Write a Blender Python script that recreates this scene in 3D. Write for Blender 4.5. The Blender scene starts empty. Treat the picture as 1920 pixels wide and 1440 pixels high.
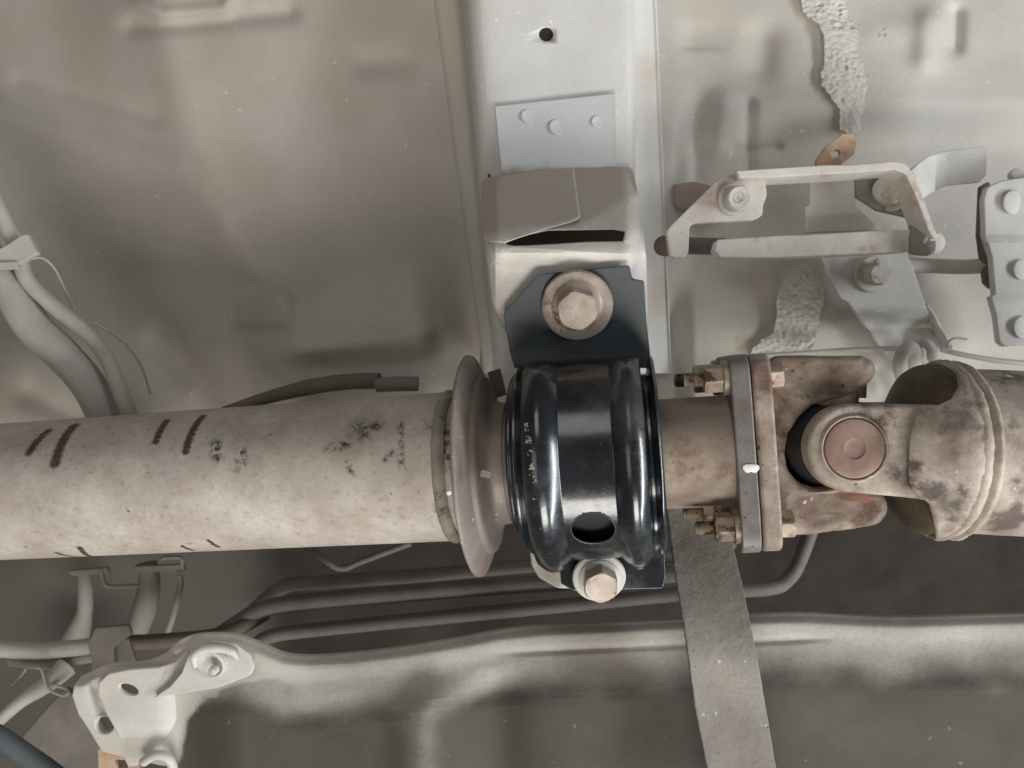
import bpy, bmesh, math, random
import numpy as np
from mathutils import Vector, Matrix, noise

random.seed(7)
F = 1440.0                       # focal length of the photograph in its own pixels
scene = bpy.context.scene
COL = scene.collection
R_ = math.radians

# ------------------------------------------------------------------ camera, world, light
# world axes: +Z is up (into the car floor), the camera lies below the car and looks up
cam_d = bpy.data.cameras.new('camera'); cam_d.sensor_width = 36; cam_d.lens = F/1920*36
cam_d.clip_start = .01; cam_d.clip_end = 60
cam = bpy.data.objects.new('camera', cam_d); COL.objects.link(cam)
cam.rotation_euler = (math.pi, 0, 0)
cam_d.dof.use_dof = True; cam_d.dof.focus_distance = .365; cam_d.dof.aperture_fstop = 13
scene.camera = cam

world = bpy.data.worlds.new('World'); scene.world = world; world.use_nodes = True
wb = world.node_tree.nodes['Background']
wb.inputs[0].default_value = (.84, .81, .80, 1); wb.inputs[1].default_value = .12

def area(name, loc, target, sx, sy, power, col):
    l = bpy.data.lights.new(name, 'AREA'); l.shape = 'RECTANGLE'; l.size = sx; l.size_y = sy
    l.energy = power; l.color = col
    o = bpy.data.objects.new(name, l); COL.objects.link(o); o.location = loc
    o.rotation_euler = (Vector(target)-Vector(loc)).to_track_quat('-Z', 'Y').to_euler()
    return o
area('workshop_window_light', (.20, 1.05, -.50), (0, 0, .4), .8, .5, 15.5, (1, .965, .92))
area('workshop_door_light', (1.15, .34, -.12), (0, 0, .4), 1.5, .14, 20, (.89, .95, 1))
area('left_fill_light', (-.7, .1, -.6), (0, 0, .4), .6, .6, 1.6, (1, .97, .92))  # unseen fill lamp added to lift the left side
area('top_fill_light', (-.15, -.8, -.5), (0, 0, .45), .5, .5, 1.6, (1, .98, .95))  # unseen fill lamp added to brighten the beam and the top

scene.view_settings.view_transform = 'Standard'; scene.view_settings.look = 'None'
scene.view_settings.exposure = -0.08; scene.view_settings.gamma = 1

# ------------------------------------------------------------------ helpers
def P(px, py, z): return Vector(((px-960)/F*z, (py-720)/F*z, z))
def sstep(a, b, x):
    if a == b: return 0. if x < a else 1.
    t = min(1, max(0, (x-a)/(b-a))); return t*t*(3-2*t)
def srgb(r, g, b):
    f = lambda c: ((c/255+.055)/1.055)**2.4 if c/255 > .04045 else c/255/12.92
    return (f(r), f(g), f(b), 1)

def thing(name, label, cat, loc, group=None):
    o = bpy.data.objects.new(name, None); COL.objects.link(o); o.location = loc
    o.empty_display_size = .02
    o['label'] = label; o['category'] = cat
    if group: o['group'] = group
    return o
def tag(o, label, cat, group=None):
    o['label'] = label; o['category'] = cat
    if group: o['group'] = group
    return o

def base_of(parent):
    b = Vector((0, 0, 0))
    while parent is not None:
        b += parent.location; parent = parent.parent
    return b

def finish(name, verts, faces, mat, parent=None, ang=35, uv=None, attr=None, wn=False, kind=None, label=None, origin=None):
    me = bpy.data.meshes.new(name)
    b = base_of(parent); o_loc = Vector((0, 0, 0))
    if parent is None:
        if origin is None:
            n = max(1, len(verts)); c = sum((Vector(v) for v in verts), Vector())/n
            o_loc = c
        else: o_loc = Vector(origin)
        b = o_loc
    me.from_pydata([tuple(Vector(v)-b) for v in verts], [], faces)
    me.materials.append(mat)
    me.polygons.foreach_set('use_smooth', [True]*len(me.polygons))
    me.update()
    me.set_sharp_from_angle(angle=R_(ang))
    if uv is not None:
        l = me.uv_layers.new(name='UVMap')
        for lp in me.loops: l.data[lp.index].uv = uv[lp.vertex_index]
    if attr is not None:
        a = me.attributes.new('dirt_and_shading', 'FLOAT', 'POINT')
        a.data.foreach_set('value', [attr((v[0]/v[2])*F+960, (v[1]/v[2])*F+720) for v in verts])
    o = bpy.data.objects.new(name, me); COL.objects.link(o)
    o.location = o_loc
    if parent is not None: o.parent = parent
    if wn:
        m = o.modifiers.new('wn', 'WEIGHTED_NORMAL'); m.weight = 100; m.keep_sharp = True
    if kind: o['kind'] = kind
    if label: o['label'] = label
    return o

def rp(pts, r, n=5):
    """round the corners of a polygon; r is one radius or a list"""
    out = []; N = len(pts)
    for i in range(N):
        p = Vector(pts[i]); a = Vector(pts[i-1]); c = Vector(pts[(i+1) % N])
        ri = r[i % len(r)] if isinstance(r, (list, tuple)) else r
        u = (a-p); v = (c-p); lu, lv = u.length, v.length
        if lu < 1e-6 or lv < 1e-6: continue
        u /= lu; v /= lv
        d = max(-1, min(1, u.dot(v))); th = math.acos(d)
        if ri <= 0 or th > 3.05: out.append(tuple(p)); continue
        t = min(ri/math.tan(th/2), lu*.47, lv*.47)
        A = p+u*t; B = p+v*t
        for k in range(n+1):
            s = k/n; q = A*(1-s)**2 + p*2*s*(1-s) + B*s*s
            out.append(tuple(q))
    return out
def circ(cx, cy, rx, ry=None, n=28, rot=0):
    ry = ry or rx; c, s = math.cos(rot), math.sin(rot)
    return [(cx+rx*math.cos(t)*c-ry*math.sin(t)*s, cy+rx*math.cos(t)*s+ry*math.sin(t)*c) for t in [2*math.pi*k/n for k in range(n)]]
def cr(pts, n=6, closed=False):
    """catmull-rom through the points"""
    P_ = [Vector(p) for p in pts]; N = len(P_); out = []
    rng = range(N) if closed else range(N-1)
    for i in rng:
        p1 = P_[i]; p2 = P_[(i+1) % N]
        p0 = P_[i-1] if (closed or i > 0) else p1*2-p2
        p3 = P_[(i+2) % N] if (closed or i+2 < N) else p2*2-p1
        for k in range(n):
            t = k/n
            out.append(.5*((2*p1)+(p2-p0)*t+(2*p0-5*p1+4*p2-p3)*t*t+(3*p1-p0-3*p2+p3)*t**3))
    if not closed: out.append(P_[-1])
    return out

def solid(loops, t, bev, res=2, grid=None):
    cu = bpy.data.curves.new('c', 'CURVE'); cu.dimensions = '2D'; cu.fill_mode = 'BOTH'
    cu.extrude = max(t/2-bev, 0.0); cu.bevel_depth = bev; cu.bevel_resolution = res; cu.offset = -bev
    for L in loops:
        s = cu.splines.new('POLY'); s.points.add(len(L)-1)
        for i, p in enumerate(L): s.points[i].co = (p[0]*.01, p[1]*.01, 0, 1)
        s.use_cyclic_u = True
    cu.extrude *= .01; cu.bevel_depth *= .01; cu.offset *= .01
    o = bpy.data.objects.new('c', cu)
    me = o.to_mesh(); bm = bmesh.new(); bm.from_mesh(me); o.to_mesh_clear()
    bpy.data.objects.remove(o); bpy.data.curves.remove(cu)
    bmesh.ops.scale(bm, vec=(100, 100, 100), verts=bm.verts)
    bmesh.ops.remove_doubles(bm, verts=bm.verts, dist=.02)
    if grid:
        gx, gy = grid
        xs = [v.co.x for v in bm.verts]; ys = [v.co.y for v in bm.verts]
        for g, lo, hi, no in ((gx, min(xs), max(xs), (1, 0, 0)), (gy, min(ys), max(ys), (0, 1, 0))):
            if not g: continue
            ks = list(g) if isinstance(g, (list, tuple)) else [lo+g*q for q in range(1, int((hi-lo)/g)+1)]
            for k in ks:
                if not lo < k < hi: continue
                co = (k, 0, 0) if no[0] else (0, k, 0)
                bmesh.ops.bisect_plane(bm, geom=bm.verts[:]+bm.edges[:]+bm.faces[:], dist=.01, plane_co=co, plane_no=no)
    bmesh.ops.recalc_face_normals(bm, faces=bm.faces)
    bm.verts.index_update()
    V = [v.co.copy() for v in bm.verts]; Fs = [[v.index for v in f.verts] for f in bm.faces]
    bm.free(); return V, Fs

def plate(name, loops, z, t, mat, parent=None, bev=2, warp=None, grid=None, res=2, **k):
    """flat or bent sheet: outline loops in photo pixels at depth z, thickness t pixels away from the camera"""
    V, Fs = solid(loops, t, bev, res, grid if warp else None)
    out = []
    for v in V:
        zz = warp(v.x, v.y) if warp else (z(v.x, v.y) if callable(z) else z)
        p = P(v.x, v.y, zz); p.z += (v.z+t/2)*zz/F; out.append(p)
    return finish(name, out, Fs, mat, parent, wn=True, **k)

def sweep(name, pts, r, mat, parent=None, seg=16, sm=6, cap=True, flat=1.0, **k):
    """tube through photo points (px, py, z); r in pixels, one value or one per point; flat squashes it"""
    W = [P(*p) for p in pts]
    rs = r if isinstance(r, (list, tuple)) else [r]*len(W)
    C = cr(W, sm); n = len(C)
    if sm > 1:
        R = [rs[min(i//sm, len(rs)-1)]*(1-(i % sm)/sm)+rs[min(i//sm+1, len(rs)-1)]*((i % sm)/sm) for i in range(n)]
    else: R = rs
    V = []; Fs = []; up = None
    for i, c in enumerate(C):
        t = (C[min(i+1, n-1)]-C[max(i-1, 0)]).normalized()
        if up is None:
            up = Vector((0, 0, -1)); up = (up-t*up.dot(t)).normalized() if abs(t.z) < .95 else Vector((0, 1, 0))
        up = (up-t*up.dot(t)).normalized(); sd = t.cross(up)
        rad = R[i]*c.z/F
        for j in range(seg):
            a = 2*math.pi*j/seg
            V.append(c+sd*(math.cos(a)*rad)+up*(math.sin(a)*rad*flat))
    for i in range(n-1):
        for j in range(seg):
            a = i*seg+j; b = i*seg+(j+1) % seg
            Fs.append((a, b, b+seg, a+seg))
    if cap: Fs.append(tuple(range(seg))[::-1]); Fs.append(tuple(range((n-1)*seg, n*seg)))
    return finish(name, V, Fs, mat, parent, ang=50, **k)

class Axis:
    def __init__(s, A, B):
        s.A = Vector(A); s.a = (Vector(B)-s.A).normalized()
        e3 = Vector((0, 0, -1)); s.e3 = (e3-s.a*e3.dot(s.a)).normalized()
        s.e2 = s.e3.cross(s.a).normalized()
        if s.e2.y < 0: s.e2 = -s.e2
    def s(s, px):
        k = (px-960)/F
        return (s.A.x-k*s.A.z)/(k*s.a.z-s.a.x)
    def c(s, px): return s.A+s.a*s.s(px)
    def pt(s, px, q, w):
        """q down the picture, w towards the camera, both in pixels at the axis depth"""
        c = s.c(px); m = c.z/F
        return c+s.e2*(q*m)+s.e3*(w*m)

def lathe(name, ax, prof, mat, parent=None, seg=96, rf=None, close=False, uvs=False, sub=1, **k):
    V = []; Fs = []; uv = []
    pr = []
    for i in range(len(prof)-1):
        for q in range(sub):
            t = q/sub; pr.append((prof[i][0]*(1-t)+prof[i+1][0]*t, prof[i][1]*(1-t)+prof[i+1][1]*t))
    pr.append(prof[-1])
    n = len(pr); w = seg+1 if uvs else seg
    for (px, r) in pr:
        c = ax.c(px); m = c.z/F; s = ax.s(px)
        for j in range(w):
            th = 2*math.pi*(j+.5*seg)/seg
            rr = (r*(rf(px, th) if rf else 1))*m
            V.append(c+ax.e3*(math.cos(th)*rr)+ax.e2*(math.sin(th)*rr))
            uv.append((s, (2*math.pi*j/seg-math.pi)*.038))
    for i in range(n-1):
        for j in range(seg):
            a = i*w+j; b = i*w+((j+1) if uvs else (j+1) % seg)
            Fs.append((a, b, b+w, a+w))
    if close: Fs.append(tuple(range(seg))[::-1]); Fs.append(tuple(range((n-1)*w, (n-1)*w+seg)))
    return finish(name, V, Fs, mat, parent, uv=uv if uvs else None, **k)

def spin(name, c, d, prof, mat, parent=None, seg=40, rf=None, unit=None, ref=None, **k):
    """solid of revolution round direction d (towards the viewer side) from centre c; prof [(h, r)] in pixels at c's depth; rf(h,r,th) for hexes"""
    c = Vector(c); d = Vector(d).normalized(); m = unit or c.z/F
    x = Vector(ref or (1, 0, 0)); x = (x-d*x.dot(d)).normalized(); y = d.cross(x)
    V = []; Fs = []
    for (h, r) in prof:
        for j in range(seg):
            th = 2*math.pi*j/seg; rr = rf(h, r, th) if rf else r
            V.append(c+d*h*m+(x*math.cos(th)+y*math.sin(th))*rr*m)
    n = len(prof)
    for i in range(n-1):
        for j in range(seg):
            a = i*seg+j; b = i*seg+(j+1) % seg
            Fs.append((a, b, b+seg, a+seg))
    Fs.append(tuple(range(seg))[::-1]); Fs.append(tuple(range((n-1)*seg, n*seg)))
    return finish(name, V, Fs, mat, parent, **k)

def hexhead(name, c, d, r, h, mat, parent, rot=0, ch=.22, **k):
    """hexagonal head: r across the flats / 2, chamfered towards the free end"""
    def rf(hh, rr, th):
        a = (th+rot) % (math.pi/3)-math.pi/6
        return min(rr, r/math.cos(a))
    prof = [(0, r*1.3), (h*(1-ch*.9), r*1.2), (h*(1-ch*.6), r*1.155), (h*(1-ch*.12), r*1.07), (h, r*1.0)]
    return spin(name, c, d, prof, mat, parent, seg=72, rf=rf, ang=28, **k)

def grid_obj(name, x0, x1, y0, y1, nx, ny, zf, mat, parent=None, **k):
    V = []; Fs = []
    for j in range(ny+1):
        for i in range(nx+1):
            x = x0+(x1-x0)*i/nx; y = y0+(y1-y0)*j/ny
            V.append(P(x, y, zf(x, y)))
    w = nx+1
    for j in range(ny):
        for i in range(nx):
            a = j*w+i; Fs.append((a, a+w, a+w+1, a+1))
    return finish(name, V, Fs, mat, parent, ang=80, **k)

def loft(name, rails, mat, parent=None, nv=40, sm=4, **k):
    """surface through rails (each a list of (px,py,z))"""
    rr = []
    for r in rails:
        c = cr([Vector(p) for p in r], max(1, nv//(len(r)-1))); rr.append(c)
    n = min(len(r) for r in rr); V = []; Fs = []
    cols = []
    for j in range(n):
        cols.append(cr([r[j] for r in rr], sm) if sm > 1 else [r[j] for r in rr])
    m = len(cols[0])
    for j in range(n):
        for p in cols[j]: V.append(P(p.x, p.y, p.z))
    for j in range(n-1):
        for i in range(m-1):
            a = j*m+i; Fs.append((a, a+m, a+m+1, a+1))
    return finish(name, V, Fs, mat, parent, **k)

def cut(o, c, d, r, h=60, seg=32, ry=None):
    """real round hole with a boolean; r in pixels"""
    c = Vector(c); cutter = spin('cutter', c-Vector(d).normalized()*h*c.z/F/2, d, [(0, r), (h, r)], o.data.materials[0], None, seg=seg)
    if ry:
        pass
    m = o.modifiers.new('b', 'BOOLEAN'); m.object = cutter; m.operation = 'DIFFERENCE'; m.solver = 'EXACT'
    wnm = [x for x in o.modifiers if x.type == 'WEIGHTED_NORMAL']
    for x in wnm: o.modifiers.remove(x)
    bpy.context.view_layer.update()
    dg = bpy.context.evaluated_depsgraph_get()
    me = bpy.data.meshes.new_from_object(o.evaluated_get(dg))
    o.modifiers.clear(); o.data = me
    bpy.data.objects.remove(cutter)
    return o

# ------------------------------------------------------------------ materials
class NT:
    def __init__(s, name):
        s.m = bpy.data.materials.new(name); s.m.use_nodes = True; s.t = s.m.node_tree
        s.b = s.t.nodes['Principled BSDF']
        s.co = s.n('ShaderNodeTexCoord').outputs['Object']
    def n(s, ty, **k):
        x = s.t.nodes.new(ty)
        for a, v in k.items():
            if a.startswith('i_'): 
                key = a[2:]; key = int(key) if key.isdigit() else key
                s.put(x.inputs[key], v)
            else: setattr(x, a, v)
        return x
    def put(s, inp, v):
        if isinstance(v, bpy.types.NodeSocket): s.t.links.new(v, inp)
        else: inp.default_value = v
    def noise(s, scale, detail=4, rough=.55, co=None, off=0):
        c = co or s.co
        if off:
            c = s.n('ShaderNodeVectorMath', operation='ADD', i_0=c, i_1=(off, off*1.7, off*.6)).outputs[0]
        x = s.n('ShaderNodeTexNoise', i_Vector=c, i_Scale=scale, i_Detail=detail, i_Roughness=rough)
        return x.outputs['Fac']
    def ramp(s, f, stops, interp='LINEAR'):
        x = s.n('ShaderNodeValToRGB', i_0=f); cr_ = x.color_ramp; cr_.interpolation = interp
        while len(cr_.elements) < len(stops): cr_.elements.new(.5)
        for e, (p, c) in zip(cr_.elements, stops):
            e.position = p; e.color = c if len(c) == 4 else (*c, 1)
        return x.outputs[0]
    def mask(s, f, lo, hi):
        return s.n('ShaderNodeMapRange', i_0=f, i_1=lo, i_2=hi, i_3=0., i_4=1., interpolation_type='SMOOTHSTEP').outputs[0]
    def mix(s, f, a, b):
        x = s.n('ShaderNodeMix', data_type='RGBA'); s.put(x.inputs[0], f); s.put(x.inputs[6], a); s.put(x.inputs[7], b)
        return x.outputs[2]
    def math(s, op, a, b=0., c=None):
        x = s.n('ShaderNodeMath', operation=op); s.put(x.inputs[0], a); s.put(x.inputs[1], b)
        if c is not None: s.put(x.inputs[2], c)
        return x.outputs[0]
    def bump(s, h, dist, strength=1., prev=None):
        x = s.n('ShaderNodeBump', i_Height=h, i_Distance=dist, i_Strength=strength)
        if prev is not None: s.put(x.inputs['Normal'], prev)
        return x.outputs[0]

def dusty(name, lo, hi, scale=28, rough=.75, bump=.00025, grain=900, spk=None, spk_th=.66, spk_scale=260,
          dirt_and_shading=None, patch=None, patch_scale=60, patch_th=(.55, .7), metal=0., spec=.35, gb=.00006, stain=None, white=None, coat=0., dn=.55, lit_tone=None, chips=None):
    """metal sheet under dust: broad mottling lo..hi, blotches (patch), fine specks (spk), placed stains and painted light and shade (attribute dirt)"""
    N = NT(name)
    a = N.noise(scale, 6, .6); c = N.ramp(a, [(.33, lo), (.67, hi)])
    g = N.noise(grain, 3, .6)
    c = N.mix(N.math('MULTIPLY', N.mask(g, .35, .75), .22), c, tuple(x*.55 for x in lo[:3])+(1,))
    if patch is not None:
        pm = N.mask(N.math('ADD', N.noise(patch_scale, 8, .65, off=3), N.math('MULTIPLY', N.noise(patch_scale*5, 4, .6, off=5), .12)), patch_th[0]+.06, patch_th[1]+.06)
        c = N.mix(pm, c, patch)
    if stain is not None:
        c = N.mix(N.mask(N.noise(14, 5, .6, off=9), .5, .68), c, stain)
    if white is not None:
        c = N.mix(N.math('MULTIPLY', N.mask(N.noise(190, 3, .5, off=11), .70, .76), .8), c, white)
    if spk is not None:
        c = N.mix(N.mask(N.noise(spk_scale, 3, .6, off=1), spk_th, spk_th+.05), c, spk)
    if dirt_and_shading is not None:
        at = N.n('ShaderNodeAttribute', attribute_name='dirt_and_shading').outputs['Fac']
        if lit_tone is not None: c = N.mix(N.n('ShaderNodeClamp', i_0=N.math('MULTIPLY', at, -1.)).outputs[0], c, lit_tone)
        f = N.math('ADD', at, N.math('MULTIPLY', N.math('SUBTRACT', N.noise(120, 6, .65, off=7), .5), dn))
        f = N.math('MULTIPLY', N.mask(f, .12, .88) if dn < .3 else N.mask(f, .25, .75), N.mask(at, .02, .2))
        c = N.mix(f, c, dirt_and_shading)
        if chips is not None:
            c = N.mix(N.math('MULTIPLY', N.mask(N.noise(170, 4, .6, off=13), .69, .74), .3), c, chips)
            c = N.mix(N.math('MULTIPLY', N.mask(N.noise(9, 5, .65, off=15), .45, .75), .15), c, tuple(x*.7 for x in chips[:3])+(1,))
    N.put(N.b.inputs['Base Color'], c)
    N.put(N.b.inputs['Roughness'], N.math('ADD', N.math('MULTIPLY', N.noise(60, 4, off=2), .25), rough-.12))
    N.b.inputs['Metallic'].default_value = metal
    N.b.inputs['Specular IOR Level'].default_value = spec
    if coat: N.b.inputs['Coat Weight'].default_value = coat; N.b.inputs['Coat Roughness'].default_value = .15
    nb = N.bump(N.noise(grain*.22, 6, .65), bump)
    nb = N.bump(g, gb, 1., nb)
    N.put(N.b.inputs['Normal'], nb)
    return N.m

M = {}
M['floor'] = dusty('floor_paint', srgb(178, 171, 159), srgb(195, 188, 178), 11, .72, .00005, 800, stain=srgb(178, 171, 158), white=srgb(215, 210, 190), gb=.00002, spec=.22)
M['floor_r'] = dusty('floor_paint_pale', srgb(188, 182, 173), srgb(204, 198, 190), 12, .7, .00006, 800, stain=srgb(194, 186, 172), white=srgb(225, 222, 212), gb=.00002, spec=.22, dirt_and_shading=srgb(158, 150, 136))
M['beam'] = dusty('beam_paint', srgb(216, 213, 207), srgb(229, 227, 222), 18, .5, .00005, 900, stain=srgb(210, 201, 188), white=srgb(245, 245, 242), gb=.00002, spec=.3, dirt_and_shading=srgb(186, 180, 168))
M['patch'] = dusty('patch_plate_paint', srgb(206, 208, 207), srgb(217, 218, 217), 18, .5, .00004, 900, gb=.00002, spec=.45, dirt_and_shading=srgb(150, 138, 122))
M['tower'] = dusty('tower_paint', srgb(194, 187, 176), srgb(216, 210, 201), 22, .45, .00006, 900, gb=.00002, spec=.5, dirt_and_shading=srgb(174, 162, 149), spk=srgb(130, 130, 118), spk_th=.76)
M['grey'] = dusty('bracket_dusty_metal', srgb(200, 192, 182), srgb(226, 219, 211), 30, .7, .00012, 900, patch=srgb(182, 152, 126), patch_scale=38, patch_th=(.52, .72), spk=srgb(120, 98, 80), spk_th=.71)
M['grey2'] = dusty('hanger_dusty_metal', srgb(192, 189, 181), srgb(214, 211, 205), 24, .7, .00006, 900, white=srgb(215, 214, 205))
M['rustytab'] = dusty('rusty_tab_metal', srgb(176, 140, 112), srgb(196, 172, 148), 70, .75, .00012, 900, patch=srgb(120, 78, 54), patch_scale=70)
M['brown'] = dusty('brown_primer_metal', srgb(96, 86, 78), srgb(122, 110, 100), 40, .75, .0001, 800)
M['tube'] = None
M['slinger'] = dusty('slinger_steel', srgb(118, 106, 97), srgb(146, 134, 125), 26, .5, .00007, 800, spk=srgb(70, 56, 46), spk_th=.735, spk_scale=150, white=srgb(205, 198, 190), spec=.5, metal=.15)
M['stub'] = dusty('stub_tube_dust', srgb(142, 125, 110), srgb(174, 160, 146), 34, .7, .00014, 900, patch=srgb(124, 98, 74), patch_scale=40, patch_th=(.58, .74), spk=srgb(70, 50, 36), spk_th=.7)
M['flange'] = dusty('flange_steel', srgb(94, 89, 86), srgb(136, 128, 123), 50, .5, .00018, 700, patch=srgb(108, 78, 54), patch_scale=60, patch_th=(.52, .7), spk=srgb(50, 36, 28), spk_th=.66, metal=.2, spec=.5)
M['yoke'] = dusty('yoke_cast_rust', srgb(112, 92, 77), srgb(176, 162, 148), 50, .62, .0004, 500, patch=srgb(92, 64, 46), patch_scale=40, patch_th=(.52, .72), spk=srgb(48, 34, 26), spk_th=.675, white=srgb(214, 206, 196), stain=srgb(122, 124, 128), spec=.45, dirt_and_shading=srgb(138, 98, 84))
M['rear'] = dusty('rear_yoke_dust', srgb(140, 124, 110), srgb(196, 184, 170), 48, .62, .0007, 400, patch=srgb(96, 84, 76), patch_scale=38, patch_th=(.52, .66), spk=srgb(74, 58, 46), spk_th=.69, white=srgb(226, 220, 210), stain=srgb(150, 138, 126), spec=.45)
M['basem'] = dusty('yoke_base_rust_and_shade', srgb(70, 60, 48), srgb(104, 92, 76), 40, .7, .0005, 450, patch=srgb(66, 50, 40), spk=srgb(40, 30, 24), spk_th=.7)  # rust brown with the shade of the recess put into the colour
M['tube2'] = dusty('tube_end_dirty', srgb(130, 120, 106), srgb(168, 158, 144), 60, .7, .0002, 700, patch=srgb(72, 64, 56), patch_scale=70, patch_th=(.54, .66))
M['cap'] = dusty('bearing_cap_rust', srgb(134, 106, 94), srgb(160, 138, 124), 60, .5, .00012, 900, patch=srgb(116, 80, 66), patch_scale=50, spec=.5, metal=.2)
M['bolt'] = dusty('bolt_dusty_steel', srgb(146, 131, 118), srgb(182, 169, 156), 90, .42, .00015, 900, patch=srgb(120, 92, 70), patch_scale=90, patch_th=(.56, .68), spk=srgb(74, 54, 40), spk_th=.7, metal=.15, spec=.4)
M['boltd'] = dusty('bolt_dusty', srgb(184, 178, 166), srgb(205, 200, 190), 60, .65, .0001, 900, patch=srgb(150, 132, 112), patch_scale=80)
M['nut'] = dusty('nut_rusty_steel', srgb(132, 114, 98), srgb(180, 165, 146), 110, .5, .00015, 900, patch=srgb(80, 54, 36), patch_scale=100, patch_th=(.5, .62), metal=.3, spec=.5)
M['strap'] = dusty('strap_grit', srgb(124, 118, 109), srgb(148, 142, 132), 24, .85, .0008, 600, spk=srgb(90, 84, 74), spk_th=.68, white=srgb(190, 186, 176))
M['crust'] = dusty('dried_sealant', srgb(192, 187, 177), srgb(210, 204, 195), 60, .85, .0007, 800, spk=srgb(176, 170, 158), spk_th=.72)
M['dark'] = dusty('tunnel_dark_coating', srgb(44, 39, 35), srgb(58, 52, 47), 18, .85, .0001, 700, dirt_and_shading=srgb(96, 92, 85), spec=.15, dn=.2)
M['darkl'] = dusty('tunnel_dusty_coating', srgb(96, 92, 84), srgb(116, 110, 100), 14, .8, .0001, 700)
M['pipe'] = dusty('pipe_dust', srgb(110, 104, 98), srgb(134, 127, 120), 30, .6, .0001, 800)
M['pipel'] = dusty('pipe_pale_dust', srgb(172, 168, 158), srgb(198, 194, 186), 24, .6, .0001, 800)
M['pipeg'] = dusty('pipe_olive_dust', srgb(132, 128, 117), srgb(152, 148, 137), 24, .7, .0001, 800)
M['rubber'] = dusty('black_rubber', srgb(30, 30, 32), srgb(46, 46, 48), 30, .6, .0001, 800)
M['hose'] = dusty('dark_blue_hose', srgb(70, 76, 80), srgb(96, 102, 104), 30, .5, .0001, 800)
M['rim'] = dusty('crossmember_pale_paint', srgb(186, 181, 172), srgb(208, 203, 195), 22, .5, .00006, 900, gb=.00002, stain=srgb(198, 188, 172), dirt_and_shading=srgb(150, 140, 124))
M['tank'] = dusty('shield_dusty_paint', srgb(156, 151, 141), srgb(178, 173, 164), 16, .82, .0005, 420, lit_tone=srgb(196, 191, 182), chips=srgb(158, 154, 142), dirt_and_shading=srgb(82, 79, 73), dn=.22, stain=srgb(162, 155, 143), spec=.08)
M['belly'] = dusty('shield_black_coat', srgb(84, 82, 76), srgb(100, 98, 92), 14, .65, .00015, 600, white=srgb(150, 148, 138), dirt_and_shading=srgb(160, 158, 150))
M['white_dot'] = dusty('white_paint_dot', srgb(225, 222, 216), srgb(240, 238, 232), 90, .5)
M['inside'] = dusty('unlit_inner_steel', srgb(40, 36, 32), srgb(52, 48, 44), 30, .85)  # near-black colour carries the shade inside the cavities

def black_paint():
    N = NT('black_gloss_enamel')
    d = N.mask(N.noise(34, 6, .6), .42, .8)
    c = N.mix(N.math('MULTIPLY', d, .5), (.008, .010, .013, 1), (.022, .028, .034, 1))
    c = N.mix(N.math('MULTIPLY', N.mask(N.noise(1100, 2, .5), .66, .74), .25), c, (.10, .11, .115, 1))
    du = N.mask(N.math('ADD', N.noise(22, 6, .65, off=4), N.math('MULTIPLY', N.noise(300, 4, .6), .2)), .56, .82)
    c = N.mix(N.math('MULTIPLY', du, .22), c, (.16, .165, .16, 1))
    c = N.mix(N.math('MULTIPLY', N.mask(N.noise(420, 3, .6, off=6), .72, .76), .5), c, (.30, .31, .30, 1))
    N.put(N.b.inputs['Base Color'], c)
    N.put(N.b.inputs['Roughness'], N.math('ADD', N.math('MULTIPLY', du, .22), N.math('ADD', N.math('MULTIPLY', N.noise(80, 5), .16), .15)))
    N.b.inputs['Specular IOR Level'].default_value = .8
    N.b.inputs['Coat Weight'].default_value = .4; N.b.inputs['Coat Roughness'].default_value = .12
    N.put(N.b.inputs['Normal'], N.bump(N.noise(180, 5, .6), .00012, .8, N.bump(N.noise(25, 3), .0006, .5)))
    return N.m
M['black'] = black_paint()
def black_matte():
    N = NT('black_satin_plate')
    c = N.ramp(N.noise(30, 5), [(.35, (.028, .035, .041, 1)), (.7, (.044, .054, .061, 1))])
    N.put(N.b.inputs['Base Color'], c)
    N.put(N.b.inputs['Roughness'], N.math('ADD', N.math('MULTIPLY', N.noise(70, 5), .15), .36))
    N.b.inputs['Specular IOR Level'].default_value = .6
    N.put(N.b.inputs['Normal'], N.bump(N.noise(180, 5, .6), .00012, .7))
    return N.m
M['blackm'] = black_matte()
M['flake'] = dusty('yellowish_paint_flake', srgb(150, 150, 138), srgb(190, 188, 172), 200, .7)

# ------------------------------------------------------------------ the two shaft axes
AX = Axis(P(0, 921, .433), P(850, 873, .395))
J = AX.c(1560)
RX = Axis(J, J+Vector((1, .045, -.03)))

def tube_uv(px, py, R=.038):
    d = P(px, py, 1).normalized(); o = -AX.A
    dp = d-AX.a*d.dot(AX.a); op = o-AX.a*o.dot(AX.a)
    A = dp.dot(dp); B = 2*dp.dot(op); C = op.dot(op)-R*R
    disc = max(B*B-4*A*C, 0)
    h = d*((-B-math.sqrt(disc))/(2*A))-AX.A
    return Vector((h.dot(AX.a), math.atan2(h.dot(AX.e2), h.dot(AX.e3))*.038, 0))

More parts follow.
